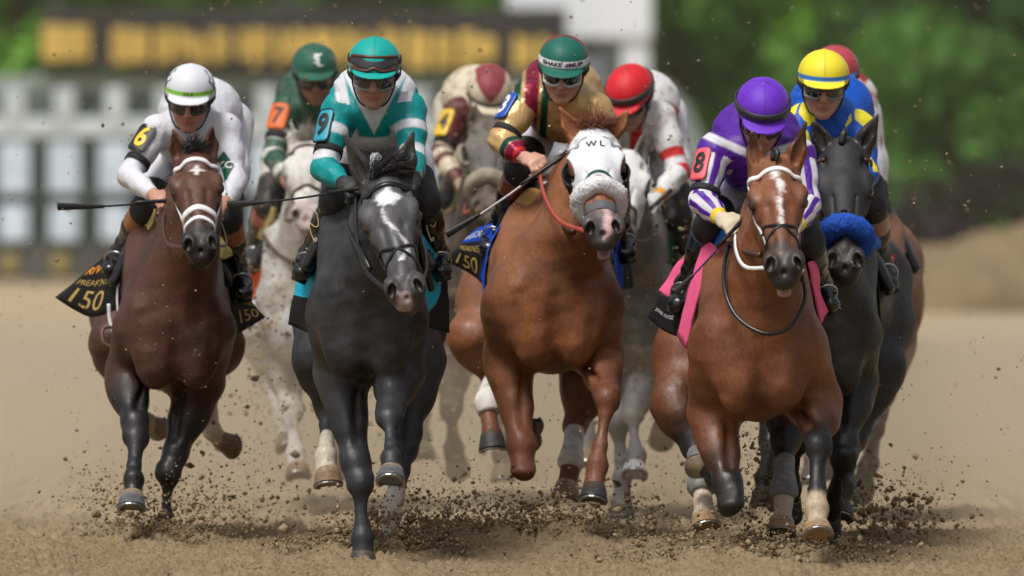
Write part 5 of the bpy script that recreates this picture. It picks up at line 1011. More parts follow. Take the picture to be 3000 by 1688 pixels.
if 'chestnut three' in HS:
    H = HS['chestnut three']; J, jr = JJ['three']; HW = mat('white hood', (.70, .71, .74), .7, bump=[(160, .25, .002), (20, .3, .01)], noise=(30, .05)); GR = mat('green trim', (.004, .07, .045), .6)
    ho, hv, hq = hood(H, HW, .0, lambda W, V: .292 + 2.6 * np.abs(W) ** 1.6 + np.clip(-.07 - V, 0, .2) * 1.4, .060)
    hb = bvh_of(hv, hq); H2 = dict(H); H2['hb'] = hb
    def hp2(U, th, off=0.0):
        th = math.radians(th); o = H['L'](U, -.085, 0); d_ = H['v'] * math.cos(th) + H['w'] * math.sin(th); h = hb.ray_cast(Vector(o + d_ * .4), Vector(-d_), .5)
        return (np.array(h[0]) + np.array(h[1]) * off, np.array(h[1])) if h[0] is not None else H['hp'](U, th * 57.3, off + .006)
    H2['hp'] = hp2
    strap(H2, 'hood_trim', [(.40, -95), (.335, -60), (.285, -25), (.275, 0), (.285, 25), (.335, 60), (.40, 95)], .016, .003, GR, ho, 5)
    strap(H2, 'browband', [(.06, -85), (.085, -50), (.07, -15)], .016, .006, WHITESTRAP, ho, 6); strap(H2, 'browband', [(.07, 15), (.085, 50), (.06, 85)], .016, .006, WHITESTRAP, ho, 6)
    V2, Q2 = text_verts('W L', .042, .03); decal('lettering', V2, Q2, on_surface(hb, H['L'](.115, .0, .0), H['w'], -H['u'], -H['v'], .002), NAVYP, ho)
    for s in (-1, 1):
        C = [[H['L'](U, Vv, s * Wv) for Vv, Wv in ((-.115, .092), (-.09, .092 + k_ * .022), (-.058, .088 + k_ * .034))] for U, k_ in ((.135, .35), (.165, .9), (.200, 1.1), (.235, .9), (.262, .35))]
        sheet('blinker_cup', C, BLACKLEATHER, ho, .009, 8, 0)
    fluffy(H, 'sheepskin_noseband', .352, 112, .031, mat('white fleece', (.74, .74, .76), .9, bump=(60, .6, .01)), mat('white fleece fibre', (.78, .78, .8), .9))
    for s in (-1, 1): strap(H, 'cheek_strap', [(.36, s * 88), (.42, s * 94), (.475, s * 96)], .02, .008, WHITESTRAP, H['root'], 5, .006)
    V2, Q2 = [], []; pts = []; nor = []
    gm = mat('grey nasal strip', (.10, .105, .12), .7, bump=(90, .5, .004)); strap(H, 'nasal_strip', [(.435, -50), (.442, 0), (.435, 50)], .055, .003, gm, H['root'], 8)
    bridle(H, LEATHER, .016, None, False, cheek=False); reins(H, (hand_mid(J, 'L'), hand_mid(J, 'R')), mat('red rein', (.42, .07, .045), .5), w=.02)
    neck_strap(H, LEATHER, [(1588, 600, -.02), (1605, 630, -.2), (1640, 655, -.4), (1680, 680, -.6)], 'yoke', .014); neck_strap(H, LEATHER, [(1812, 620, -.2), (1820, 660, -.2), (1830, 700, -.15)], 'yoke', .014)
    cm = cloth_mat('black and blue', BLKC, bc=BLUE)
    ob, f, nf = cloth(H, 'saddle_cloth', [[(1375, 690, .38), (1405, 668, .32), (1445, 655, .25)], [(1340, 728, .4), (1385, 735, .34), (1440, 740, .22)], [(1303, 760, .44), (1388, 806, .38), (1428, 852, .24)]], cm, lambda u, v: np.maximum(.30 - v, u - .72 - .2 * (1 - v)), seed=8)
    print_on(ob, f, nf, '150', .38, .78, .40, .42, GOLD, 0); print_on(ob, f, nf, 'PREAKNESS', .42, .46, .14, .17, GOLD, 0); print_on(ob, f, nf, 'AMERICAN', .38, .15, .15, .2, WHITEP, 0)
    cloth(H, 'saddle_cloth', [[(1805, 690, .2), (1825, 720, .3), (1842, 750, .36)], [(1806, 780, .2), (1828, 790, .3), (1850, 800, .4)], [(1808, 850, .2), (1830, 848, .3), (1854, 843, .4)]], cm, lambda u, v: .35 - u, seed=9)
    cloth(H, 'saddle_pad', [[(1545, 566, .12), (1568, 556, .08), (1592, 562, .03)], [(1492, 632, .16), (1512, 640, .1), (1542, 645, .02)], [(1471, 690, .2), (1478, 696, .15), (1490, 692, .1)]], mat('tan suede pad', (.40, .20, .06), .8, noise=(20, .15)), th=.02, ripple=.002)
    girth(H, mat('blue girth', (.01, .07, .45), .6)); wrap(H, 'HL', -.1, .35, WRAPM); wrap(H, 'HR', .15, .3, WRAPM)
    armband(J, jr, .42, .085, .135, (-1.6, -1, .5), mat('blue plate', (.012, .08, .42), .4), '3', WHITEP, .13, strapdy=.095)
    hb2 = J['cb']; ff = on_surface(hb2, J['hl'](0, .13, .050), J['R'][0], J['R'][2], -J['R'][1], .0022)
    for t_, x_ in (('SHAKE', -.043), ('MUP', .056)):
        V2, Q2 = text_verts(t_, .0235, .03, sx=1.15); V2[:, 0] += x_; decal('lettering', V2, Q2, ff, BLACKP, J['hel'])
    for k, c in enumerate(((.12, .35, .75), (.02, .04, .2), (.65, .02, .04))):
        x = .008 + k * .0075; V2 = [(x, -.008), (x + .006, -.008), (x + .013, .008), (x + .007, .008)]; decal('slash_mark', V2, [(0, 1, 2, 3)], ff, m_(*c), J['hel'])
    whip(P(1580, 505, 36.32), P(1305, 690, 36.2), 'black whip with a white wrapped shaft held down by the gold-clad jockey', flap=.36, gripc=(.5, .5, .5))
if 'bay eight' in HS:
    H = HS['bay eight']; tube('plaited_forelock', [H['L'](.03, .01, -.01), H['L'](.0, .03, .0), H['L'](.025, .035, .008), H['L'](.05, .02, .0)], [.010, .014, .012, .006], mat('hair bay eight'), H['root'], 8, False, 4); J, jr = JJ['eight']; bridle(H, WHITESTRAP, .019, 'cross'); reins(H, (hand_mid(J, 'L'), hand_mid(J, 'R')), WHITESTRAP)
    tube('rein_loop', [H['X'](*p) for p in [(2142, 690, -.10), (2122, 780, -.30), (2126, 860, -.42), (2165, 935, -.50), (2245, 978, -.56), (2318, 955, -.52), (2358, 880, -.42), (2350, 810, -.35), (2335, 770, -.5)]], .0085, BLACKLEATHER, H['root'], 8, False, 6)
    neck_strap(H, LEATHER, [(2142, 715, -.15), (2180, 735, -.42), (2228, 748, -.6)], 'yoke', .013)
    pk = cloth_mat('pink', PINK)
    cloth(H, 'saddle_cloth', [[(1988, 768, .46), (2010, 752, .4), (2045, 705, .3)], [(1956, 815, .47), (1985, 815, .42), (2025, 800, .32)], [(1932, 852, .48), (1962, 876, .42), (2005, 890, .34)]], pk, seed=10)
    cloth(H, 'saddle_cloth', [[(2070, 705, .12), (2090, 715, .07), (2112, 735, .02)], [(2030, 830, .10), (2046, 836, .04), (2058, 842, -.02)], [(1992, 985, .12), (2004, 1010, .06), (2014, 1022, .0)]], pk, th=.012, ripple=.003, seed=11)
    ob, f, nf = cloth(H, 'under_cloth', [[(1935, 862, .42), (1975, 870, .34), (2030, 850, .16)], [(1915, 895, .44), (1960, 925, .36), (2015, 920, .16)], [(1897, 930, .46), (1945, 968, .4), (2000, 992, .22)]], CLOTHK, seed=12); print_on(ob, f, nf, 'JOSE ORTIZ', .38, .55, .11, .14, WHITEP, 0)
    cloth(H, 'saddle_cloth', [[(2366, 770, .04), (2378, 765, .1), (2390, 780, .16)], [(2382, 850, .06), (2392, 845, .12), (2402, 855, .18)], [(2398, 950, .08), (2408, 935, .14), (2418, 915, .2)]], pk, th=.01, seed=13)
    cloth(H, 'under_cloth', [[(2405, 880, .2), (2420, 890, .26), (2440, 900, .32)], [(2405, 920, .2), (2420, 925, .26), (2442, 925, .32)], [(2400, 965, .2), (2418, 960, .26), (2440, 948, .32)]], CLOTHK, seed=14)
    cloth(H, 'saddle_pad', [[(2108, 660, .12), (2125, 668, .08), (2140, 680, .03)], [(2085, 700, .15), (2102, 708, .1), (2118, 716, .04)], [(2062, 745, .18), (2075, 752, .14), (2088, 758, .08)]], mat('bright blue pad', (.01, .12, .55), .7), th=.02, ripple=.002)
    girth(H, WHITESTRAP); wrap(H, 'HL', .1, .25, WRAPG); wrap(H, 'HR', .35, .25, WRAPG)
    armband(J, jr, .42, .078, .145, (-.8, -1, .1), mat('coral plate', (.80, .11, .14), .45), '8', BLACKP, .125, strapdy=.095)
    whip(P(2150, 672, 34.22), P(1975, 860, 34.25), 'black and purple whip held down beside the pink saddle cloth', flap=.3, gripc=(.06, .03, .1))
if 'black' in HS:
    H = HS['black']; tube('plaited_forelock', [H['L'](.03, .015, -.01), H['L'](-.01, .03, .0), H['L'](-.03, .02, .01)], [.012, .016, .008], mat('hair black'), H['root'], 8, False, 4); J, jr = JJ['yellow']; HB = mat('black hood', (.014, .014, .016), .65, bump=[(160, .3, .002), (16, .5, .015)]); hood(H, HB, .0, lambda W, V: .335 + .7 * np.abs(W), .045)
    fluffy(H, 'fleece_noseband', .405, 112, .040, mat('blue fleece', (.008, .07, .42), .9, bump=(60, .6, .01)), mat('blue fleece fibre', (.01, .09, .5), .9))
    strap(H, 'browband', [(.055, -85), (.07, -45)], .016, .010, LEATHER, H['root'], 6, .008); strap(H, 'browband', [(.07, 45), (.055, 85)], .016, .010, LEATHER, H['root'], 6, .008)
    bridle(H, LEATHER, .016, None, False, cheek=False); reins(H, (hand_mid(J, 'L'), hand_mid(J, 'R')), LEATHER)
    cloth(H, 'chamois_cloth', [[(2545, 690, .0), (2558, 690, .05), (2572, 700, .1)], [(2545, 715, .0), (2560, 712, .05), (2574, 722, .1)], [(2542, 750, .0), (2552, 735, .05), (2562, 728, .1)]], mat('bright blue pad', (.01, .12, .55), .7), th=.01)
    ob, f, nf = cloth(H, 'saddle_cloth', [[(2566, 752, .2), (2598, 742, .3), (2626, 748, .4)], [(2560, 830, .2), (2585, 815, .28), (2612, 775, .36)], [(2556, 930, .2), (2568, 925, .26), (2582, 880, .32)]], cloth_mat('red and black', (.45, .02, .03), bc=BLKC), lambda u, v: v - .48, seed=15)
    for k in range(3): tube('white_arc_mark', [f(.55 + .35 * math.cos(a) * (1 - k * .3), .24 - .2 * math.sin(a) * (1 - k * .3)) + A(0, -.006, 0) for a in np.linspace(0, math.pi, 9)], .003, WHITEP, ob, 5, False, 0)
    girth(H, BLACKLEATHER)
if 'white seven' in HS:
    H = HS['white seven']; J, jr = JJ['seven']; MUDL = mat('muddy leather', (.09, .065, .045), .7, noise=(30, .3)); bridle(H, MUDL, .018, 'plain'); reins(H, (hand_mid(J, 'L'), hand_mid(J, 'R')), MUDL)
    og = cloth_mat('orange', (.72, .09, .02)); cloth(H, 'saddle_cloth', [[(748, 660, .35), (768, 660, .25), (792, 640, .15)], [(730, 770, .4), (752, 780, .3), (774, 780, .15)], [(716, 850, .42), (742, 878, .32), (768, 874, .18)]], og, seed=16)
    neck_strap(H, MUDL, [(770, 690, -.1), (800, 730, -.3), (860, 770, -.45)], 'yoke', .012); cloth(H, 'saddle_pad', [[(790, 600, .12), (800, 605, .08), (812, 610, .03)], [(778, 650, .15), (788, 655, .1), (800, 660, .04)], [(770, 700, .18), (778, 705, .14), (786, 710, .08)]], mat('olive pad', (.30, .24, .08), .8), th=.02)
    armband(J, jr, .30, .10, .135, (-.4, -1, .2), mat('orange plate', (.70, .13, .02), .5, noise=(20, .2)), '7', mat('dark numeral', (.05, .03, .02), .6), .115)
    for t_, dx, dz, sc in (('S', -.004, .0, .058), ('T', .004, .008, .060), ('L', .010, -.012, .056)):
        V2, Q2 = text_verts(t_, sc, .02); V2 += (dx, dz); decal('cap_emblem', V2, Q2, on_surface(J['cb'], J['hl'](.012, .10, .088), J['R'][0], nrm(J['R'][2] - J['R'][1] * .5), nrm(-J['R'][1] - J['R'][2] * .5), .003), WHITEP, J['hel'])
if 'dark four' in HS:
    H = HS['dark four']; J, jr = JJ['four']; MG = mat('muddy grey hood', (.11, .105, .10), .8, mud=.4, noise=(20, .2)); hood(H, MG, .0, .38, .05)
    for s in (-1, 1): tube('eye_cup', [H['L'](.2 + .058 * math.cos(a), -.045 + .035 * math.sin(a) * .6, s * (.11 + .02 * math.sin(a))) for a in np.linspace(0, 2 * math.pi, 13)[:-1]], .012, mat('pale muddy rim', (.28, .24, .18), .8), H['root'], 7, True, 3)
    bridle(H, mat('muddy leather', (.09, .065, .045), .7, noise=(30, .3)), .018, 'plain', False); reins(H, (hand_mid(J, 'L'), hand_mid(J, 'R')), mat('orange rein', (.38, .10, .05), .6)); fluffy(H, 'sheepskin_noseband', .39, 100, .03, mat('dirty fleece', (.34, .30, .23), .9, mud=.3), mat('dirty fleece fibre', (.36, .32, .25), .9), 200)
    cloth(H, 'saddle_pad', [[(1320, 560, .12), (1345, 552, .08), (1372, 560, .03)], [(1285, 600, .16), (1310, 600, .1), (1340, 606, .04)], [(1262, 655, .2), (1285, 650, .14), (1310, 650, .08)]], mat('olive pad', (.30, .24, .08), .8), th=.02)
    cloth(H, 'saddle_cloth', [[(1275, 640, .3), (1295, 650, .25), (1320, 650, .15)], [(1262, 720, .35), (1280, 730, .28), (1300, 740, .16)], [(1255, 800, .4), (1275, 815, .3), (1296, 815, .18)]], cloth_mat('muddy dark', (.06, .05, .04)), seed=3)
    armband(J, jr, .40, .082, .15, (-.7, -1, .1), mat('yellow plate', (.72, .47, .02), .5, noise=(20, .2)), '4', mat('dark numeral', (.05, .03, .02), .6), .115)
if 'grey red cap' in HS:
    H = HS['grey red cap']; J, jr = JJ['red']; bridle(H, mat('muddy leather', (.09, .065, .045), .7, noise=(30, .3)), .018, 'plain'); reins(H, (hand_mid(J, 'L'), hand_mid(J, 'R')), mat('muddy leather'))
    hood(H, mat('dirty white hood', (.62, .62, .62), .8, mud=.3), .0, .36, .05); cloth(H, 'saddle_cloth', [[(1955, 640, .1), (1975, 650, .2), (1995, 680, .3)], [(1960, 700, .1), (1980, 710, .2), (2000, 730, .3)], [(1962, 770, .12), (1985, 775, .22), (2005, 780, .32)]], cloth_mat('green', (.01, .16, .06)), seed=4)
    whip(P(1905, 610, 39.0), P(1800, 700, 38.9), 'muddy whip lying along the neck of the dark grey horse', flap=.3)
if 'brown behind' in HS:
    H = HS['brown behind']; J, jr = JJ['red checks']; bridle(H, LEATHER, .018, 'plain'); reins(H, (hand_mid(J, 'L'), hand_mid(J, 'R')), LEATHER)

# ------------------------------------------------------------------ the track
MOUNDS = [(480, 1592, 36.65, .20, .07), (1050, 1650, 35.05, .30, .05), (1180, 1640, 35.1, .15, .06), (1480, 1600, 36.3, .35, .08), (1300, 1600, 36.5, .2, .05), (2250, 1672, 34.15, .35, .06), (2100, 1668, 34.3, .25, .04), (380, 1600, 36.5, .25, .03), (1750, 1610, 36.0, .3, .03)]
def gh(x, y):                                             # height of the loose surface
    p = np.stack([x, y * .7, np.zeros_like(x)], -1)
    h = .010 * wob(p, 5.5, 1) + .012 * wob(p, 17, 2) + .013 * wob(p, 41, 3) + .011 * wob(p, 83, 1)
    for px, py, Y, r, a in MOUNDS:
        c = P(px, py, Y); h = h + a * np.exp(-(((x - c[0]) / r) ** 2 + ((y - Y) / (r * 1.2)) ** 2)) * (1 + .35 * wob(p, 30, 2))
    return h
def spread(a, b, step, outs, grow):
    v = list(np.arange(a, b, step)); s = step
    while v[-1] < outs[1]: s *= grow; v.append(v[-1] + s)
    s = step
    while v[0] > outs[0]: s *= grow; v.insert(0, v[0] - s)
    return np.array(v)
xs = spread(-2.6, 2.6, .0125, (-900, 900), 1.28); ys = spread(33.2, 37.6, .022, (-40, 2500), 1.16)
def blur(a, k):
    for ax in (0, 1):
        for _ in range(2): a = sum(np.roll(a, j, ax) for j in range(-k, k + 1)) / (2 * k + 1)
    return a / a.std()
GX, GY = np.meshgrid(xs, ys); GZ = gh(GX, GY) * np.clip(60 / np.maximum(GY, 60), .2, 1); _r = np.random.default_rng(9); GZ = GZ + np.where((GY > 33) & (GY < 40) & (abs(GX) < 3.5), .0028 * blur(_r.normal(size=GX.shape), 1) + .0065 * np.abs(blur(_r.normal(size=GX.shape), 2)) + .013 * np.maximum(blur(_r.normal(size=GX.shape), 4) - .5, 0), 0); m = len(xs); n = len(ys)
I = (np.arange(n - 1)[:, None] * m + np.arange(m - 1)[None]).ravel(); QG = np.stack([I, I + 1, I + m + 1, I + m], 1)
def dirt_mat(name, c1, c2, c3, far_haze=None):
    mt = bpy.data.materials.new(name); mt.use_nodes = True; nt = mt.node_tree; b = nt.nodes['Principled BSDF']; geo = N(nt, 'ShaderNodeNewGeometry')
    def noi(sc, det, r): 
        t = N(nt, 'ShaderNodeTexNoise'); t.inputs['Scale'].default_value = sc; t.inputs['Detail'].default_value = det; t.inputs['Roughness'].default_value = r; nt.links.new(geo.outputs['Position'], t.inputs['Vector']); return t.outputs['Fac']
    def rng(f, a, b_):
        r = N(nt, 'ShaderNodeMapRange'); r.inputs[1].default_value = a; r.inputs[2].default_value = b_; nt.links.new(f, r.inputs[0]); return r.outputs[0]
    c = mix(nt, rng(noi(3.1, 6, .6), .35, .65), c1, c2)
    if far_haze:                                              # past the churned soil, distant dust haze painted into the ground as paler colour
        sep = N(nt, 'ShaderNodeSeparateXYZ'); nt.links.new(geo.outputs['Position'], sep.inputs[0]); ad = N(nt, 'ShaderNodeMath', operation='MULTIPLY_ADD'); nt.links.new(noi(1.2, 4, .6), ad.inputs[0]); ad.inputs[1].default_value = 4; nt.links.new(sep.outputs['Y'], ad.inputs[2]); c = mix(nt, rng(ad.outputs[0], 38.0, 42.5), c, far_haze)
    c = mix(nt, rng(noi(48, 7, .75), .50, .64), c, c3); nt.links.new(c, b.inputs['Base Color']); b.inputs['Roughness'].default_value = .95; b.inputs['Specular IOR Level'].default_value = .15
    prev = None
    for sc, st, d in ((40, .8, .02), (170, .7, .006)):
        bn = N(nt, 'ShaderNodeBump'); bn.inputs['Strength'].default_value = st; bn.inputs['Distance'].default_value = d; nt.links.new(noi(sc, 6, .65), bn.inputs['Height'])
        if prev: nt.links.new(prev, bn.inputs['Normal'])
        prev = bn.outputs[0]
    nt.links.new(prev, b.inputs['Normal']); return mt
structure(mesh_np('dirt_track', np.stack([GX, GY, GZ], -1).reshape(-1, 3), QG, dirt_mat('track dirt', (.335, .25, .148), (.28, .205, .118), (.165, .118, .066), (.47, .37, .24))))

# ---- clods: lying on the surface, thrown up by the hooves, and fine grit in the air
OCT = np.array([(1, 0, 0), (-1, 0, 0), (0, 1, 0), (0, -1, 0), (0, 0, 1), (0, 0, -1), (.6, .6, .6), (-.6, -.6, .5)]); OF = np.array([(0, 2, 6), (2, 4, 6), (4, 0, 6), (2, 1, 4), (1, 7, 4), (7, 3, 4), (3, 0, 4), (1, 3, 7), (2, 0, 5), (1, 2, 5), (3, 1, 5), (0, 3, 5)])
def clods(name, pts, size, mt, label, seed=1):
    r = np.random.default_rng(seed); n = len(pts); B_ = OCT[None] * (1 + r.uniform(-.45, .45, (n, 8, 3))); th = r.uniform(0, 6.28, (n, 1)); ph = r.uniform(0, 6.28, (n, 1))
    x, y, z = B_[..., 0], B_[..., 1], B_[..., 2]; x, y = x * np.cos(th) - y * np.sin(th), x * np.sin(th) + y * np.cos(th); y, z = y * np.cos(ph) - z * np.sin(ph), y * np.sin(ph) + z * np.cos(ph)
    V = np.stack([x, y, z], -1) * np.asarray(size).reshape(-1, 1, 1) + pts[:, None, :]; Q = (OF[None] + (np.arange(n) * 8)[:, None, None]).reshape(-1, 3)
    o = mesh_np(name, V.reshape(-1, 3), Q, mt, smooth=False); o['kind'] = 'stuff'; o['label'] = label; o['category'] = 'dirt'; return o
CLOD = mat('clod dark', (.20, .148, .085), .95, .1, noise=(25, .5)); CLODL = mat('clod light', (.31, .235, .14), .95, .1, noise=(25, .35)); GRIT = mat('grit', (.36, .275, .16), .95, .1, noise=(9, .4))
r = np.random.default_rng(21); n = 16000; x = r.uniform(-2.5, 2.5, n); y = 33.3 + 5.2 * r.uniform(0, 1, n) ** 1.5; s = .003 + .007 * r.uniform(0, 1, n) ** 5
pts = np.stack([x, y, gh(x, y) + s * .3], -1); k = r.uniform(0, 1, n) < .35
clods('loose_clods', pts[k], s[k], mat('clod mid', (.27, .20, .12), .95, .1, noise=(25, .4)), 'dark loose clods lying scattered over the dirt track', 2); clods('loose_crumbs', pts[~k], s[~k] * .9, CLODL, 'pale loose crumbs lying scattered over the dirt track', 3)
SPRAY = [ # px, py, Y, spread x, up, depth, count, size
 (480, 1570, 36.5, .16, .07, .12, 900, .008), (430, 1490, 36.6, .24, .09, .25, 300, .007), (620, 1480, 36.9, .22, .11, .3, 320, .008), (300, 1470, 36.6, .08, .10, .2, 110, .008),
 (1180, 1590, 35.05, .14, .085, .10, 1700, .0085), (960, 1600, 35.1, .12, .04, .10, 600, .007), (1050, 1560, 35.1, .26, .08, .2, 320, .006), (1300, 1440, 36.0, .30, .10, .4, 300, .006), (800, 1450, 36.5, .35, .18, .5, 240, .006),
 (1480, 1570, 36.35, .20, .085, .12, 2300, .0085), (1640, 1560, 36.2, .17, .06, .12, 900, .008), (1780, 1550, 36.4, .16, .10, .15, 520, .009), (1500, 1480, 36.6, .30, .10, .3, 200, .007),
 (2240, 1650, 34.2, .24, .055, .12, 2200, .008), (2060, 1620, 34.4, .20, .08, .2, 520, .008), (2230, 1470, 35.6, .09, .22, .2, 800, .007), (2400, 1640, 34.3, .16, .05, .1, 420, .008),
 (2590, 1530, 36.6, .14, .10, .2, 700, .009), (2680, 1560, 36.8, .25, .06, .3, 120, .006), (1900, 1420, 37.5, .35, .25, .6, 260, .007), (700, 1150, 38.5, .35, .45, .8, 330, .009), (790, 1000, 40.3, .10, .30, .3, 420, .009), (1330, 1100, 40.8, .22, .30, .4, 520, .009), (1900, 850, 39.2, .14, .38, .3, 520, .008), (2450, 1450, 37.2, .3, .25, .5, 260, .008)]
pd = []; sd_ = []
for px, py, Y, sx, su, sy, cnt, sz in SPRAY:
    cnt = int(cnt * (2.2 if sx < .25 else 1.2)); c = P(px, py, Y); q_ = r.normal(size=(cnt, 3)) * A(sx, sy, su) + c; q_[:, 2] = np.maximum(q_[:, 2], gh(q_[:, 0], q_[:, 1])); pd.append(q_); sd_.append(sz * .50 * r.lognormal(-.2, .6, cnt))
pd = np.concatenate(pd); sd_ = np.clip(np.concatenate(sd_), .002, .022); k = r.uniform(0, 1, len(pd)) < .6
clods('flying_clods', pd[k], sd_[k], CLOD, 'dark clods of dirt thrown up by the hooves', 4); clods('flying_crumbs', pd[~k], sd_[~k], CLODL, 'paler crumbs of dirt thrown up by the hooves', 5)
n = 3200; pts = np.stack([r.uniform(-3, 3, n), r.uniform(34.5, 44, n), .1 + 2.6 * r.uniform(0, 1, n) ** 1.2], -1); clods('airborne_grit', pts, .0018 + .0045 * r.uniform(0, 1, n) ** 3, GRIT, 'fine pale grit hanging in the air around the horses', 6)
n = 260; pts = np.stack([r.uniform(-3, 3, n), r.uniform(36.5, 43, n), r.uniform(.5, 2.5, n)], -1); clods('airborne_clods', pts, .004 + .008 * r.uniform(0, 1, n) ** 2, CLOD, 'scattered dark specks of dirt flying above the field', 7)

# ---- dust hanging behind the leaders
def dust(name, lo, hi, dens, label):
    lo, hi = A(*lo), A(*hi); V = [(x, y, z) for x in (lo[0], hi[0]) for y in (lo[1], hi[1]) for z in (lo[2], hi[2])]; Q = [(0, 1, 3, 2), (4, 6, 7, 5), (0, 4, 5, 1), (2, 3, 7, 6), (0, 2, 6, 4), (1, 5, 7, 3)]
    mt = bpy.data.materials.new(name); mt.use_nodes = True; nt = mt.node_tree; nt.nodes.remove(nt.nodes['Principled BSDF']); pv = N(nt, 'ShaderNodeVolumePrincipled'); pv.inputs['Color'].default_value = (.84, .74, .58, 1); pv.inputs['Density'].default_value = dens; pv.inputs['Anisotropy'].default_value = .2
    nt.links.new(pv.outputs[0], nt.nodes['Material Output'].inputs['Volume']); o = mesh_np(name, V, Q, mt, smooth=False); o['kind'] = 'stuff'; o['label'] = label; o['category'] = 'dust'; return o
dust('dust_cloud', (-9, 37.7, .06), (9, 50, .82), .125, 'low brown dust cloud around the legs of the trailing horses')
dust('dust_veil', (-9.5, 38.6, .824), (9.5, 52, 3.2), .004, 'thin veil of dust around the trailing riders')

# ------------------------------------------------------------------ starting gate
GATEY = 155.0
def gp(px, py, Y=GATEY): return P(px, py, Y)
def gbox(name, x0, y0, x1, y1, d0, d1, mt, parent):       # photo-pixel rectangle at the gate's depth, d0..d1 metres in front/behind
    a, b = gp(x0, y1), gp(x1, y0); V = [(x, GATEY + y, z) for x in (a[0], b[0]) for y in (d0, d1) for z in (a[2], b[2])]
    bm = bmesh.new(); vs_ = [bm.verts.new(v) for v in V]
    for f in [(0, 1, 3, 2), (4, 6, 7, 5), (0, 4, 5, 1), (2, 3, 7, 6), (0, 2, 6, 4), (1, 5, 7, 3)]: bm.faces.new([vs_[i] for i in f])
    bmesh.ops.bevel(bm, geom=bm.edges[:], offset=min(.03, abs(b[0] - a[0]) * .2, abs(b[2] - a[2]) * .2), segments=1, affect='EDGES'); bmesh.ops.recalc_face_normals(bm, faces=bm.faces[:]); me = bpy.data.meshes.new(name); bm.to_mesh(me); bm.free(); me.materials.append(mt); return link(bpy.data.objects.new(name, me), parent)
gate = thing('starting_gate', tuple(gp(750, 836)), 'long starting gate with white padded stalls under a dark sign with gold lettering', 'starting gate')
GW = mat('gate white', (.58, .65, .68), .5, noise=(1.5, .12)); GPAD = mat('gate pad', (.62, .73, .86), .6, noise=(1.2, .12)); GGREEN = mat('gate green', (.045, .085, .075), .5, noise=(1, .2)); GGREY = mat('gate grey', (.26, .30, .28), .6, noise=(1, .2)); GDARK = mat('sign dark', (.022, .021, .024), .6, noise=(1, .3)); GGOLD = mat('sign gold', (.62, .43, .10), .5, noise=(1.2, .2)); GBASE = mat('gate base', (.07, .07, .068), .8, noise=(1, .3))
sgn = gbox('sign_board', 122, 26, 1660, 214, -.35, .15, GDARK, gate)
rs = random.Random(4); xk = [(128, 268, 74, 180), (332, 440, 82, 188), (462, 505, 88, 190), (520, 560, 84, 180), (566, 610, 100, 192), (622, 672, 84, 186), (700, 735, 90, 176), (742, 790, 86, 200), (812, 850, 88, 196), (860, 905, 84, 186), (915, 985, 90, 204), (1000, 1045, 86, 196), (1056, 1100, 94, 206), (1112, 1180, 84, 200), (1196, 1262, 90, 208), (1275, 1330, 96, 204), (1345, 1452, 92, 206), (1506, 1560, 108, 205), (1575, 1640, 110, 206)]
for i, (a, b, t, bt) in enumerate(xk):
    L_ = gbox('sign_letter', a, t, a + max(14, (b - a) * .45), bt, -.45, -.352, GGOLD, sgn)
    gbox('letter_stroke', a + (b - a) * .45 + .5, t + rs.uniform(0, 20), b, bt - rs.uniform(0, 30), -.44, -.353, GGOLD, sgn)
pitch = 148; x = -330
gbox('top_beam', -340, 222, 1640, 262, -.1, .3, GGREY, gate); gbox('middle_beam', -340, 345, 1640, 402, -.25, .35, GW, gate); gbox('low_beam', -340, 575, 1640, 592, -.1, .3, GGREEN, gate); gbox('base_board', -340, 714, 1640, 822, -.1, .5, GBASE, gate); gbox('back_panel', -340, 405, 1640, 712, .8, .9, GGREY, gate); gbox('upper_back_panel', -340, 262, 1640, 344, .8, .9, GGREY, gate)
while x < 1640:
    gbox('post', x - 13, 214, x + 13, 832, -.05, .25, GGREEN if x > 60 else GGREEN, gate); gbox('stall_gate', x + 30, 415, x + 122, 566, -.2, .1, GPAD, gate); gbox('lower_pad', x + 34, 602, x + 118, 706, -.2, .1, GPAD, gate); gbox('upper_pad', x + 50, 258, x + 106, 352, -.3, .1, GW, gate)
    a, b = gp(x + 14, 345), gp(x + 70, 240); tube('brace', [A(a[0], GATEY + .3, a[2]), A(b[0], GATEY + .3, b[2])], .06, GW, gate, 6, False, 0)
    if x % 3 == 0 or x < 250: gbox('base_marker', x + 40, 745, x + 88, 800, -.2, -.102, mat('base gold', (.30, .26, .07), .6), gate)
    x += pitch
tow = thing('gate_tower', tuple(gp(1700, 836)), 'tall white framed tower standing at the end of the starting gate', 'tower')
TW = mat('tower white', (.84, .88, .93), .45); TB = mat('tower panel', (.50, .56, .66), .5)
gbox('roof_box', 1486, -190, 1912, 112, .6, 3.2, TW, tow); gbox('panel', 1600, 150, 1765, 330, 1.0, 2.8, TB, tow); gbox('post', 1822, 113, 1905, 836, .7, 1.3, TW, tow); gbox('post', 1765, 113, 1812, 836, 2.3, 2.8, TB, tow); gbox('post', 1490, 113, 1540, 836, .7, 1.3, TW, tow); gbox('rail', 1541, 330, 1821, 350, .8, 1.0, TW, tow); gbox('cabin', 1545, 352, 1820, 760, 1.05, 3.0, GGREY, tow)
a = gp(1912, 250, GATEY - 3); tr = thing('gate_fender', (a[0] + .4, GATEY - 3, 0), 'pale grey sloping fender trailing from the end of the starting gate', 'fender')
V = []; prof = [(1905, 232), (1960, 240), (2010, 300), (2055, 390), (2090, 520), (2110, 830), (1905, 830)]
for dy in (-3, -2): V += [tuple(P(a_, b_, GATEY + dy) * A(1, 1, 1)) for a_, b_ in prof]
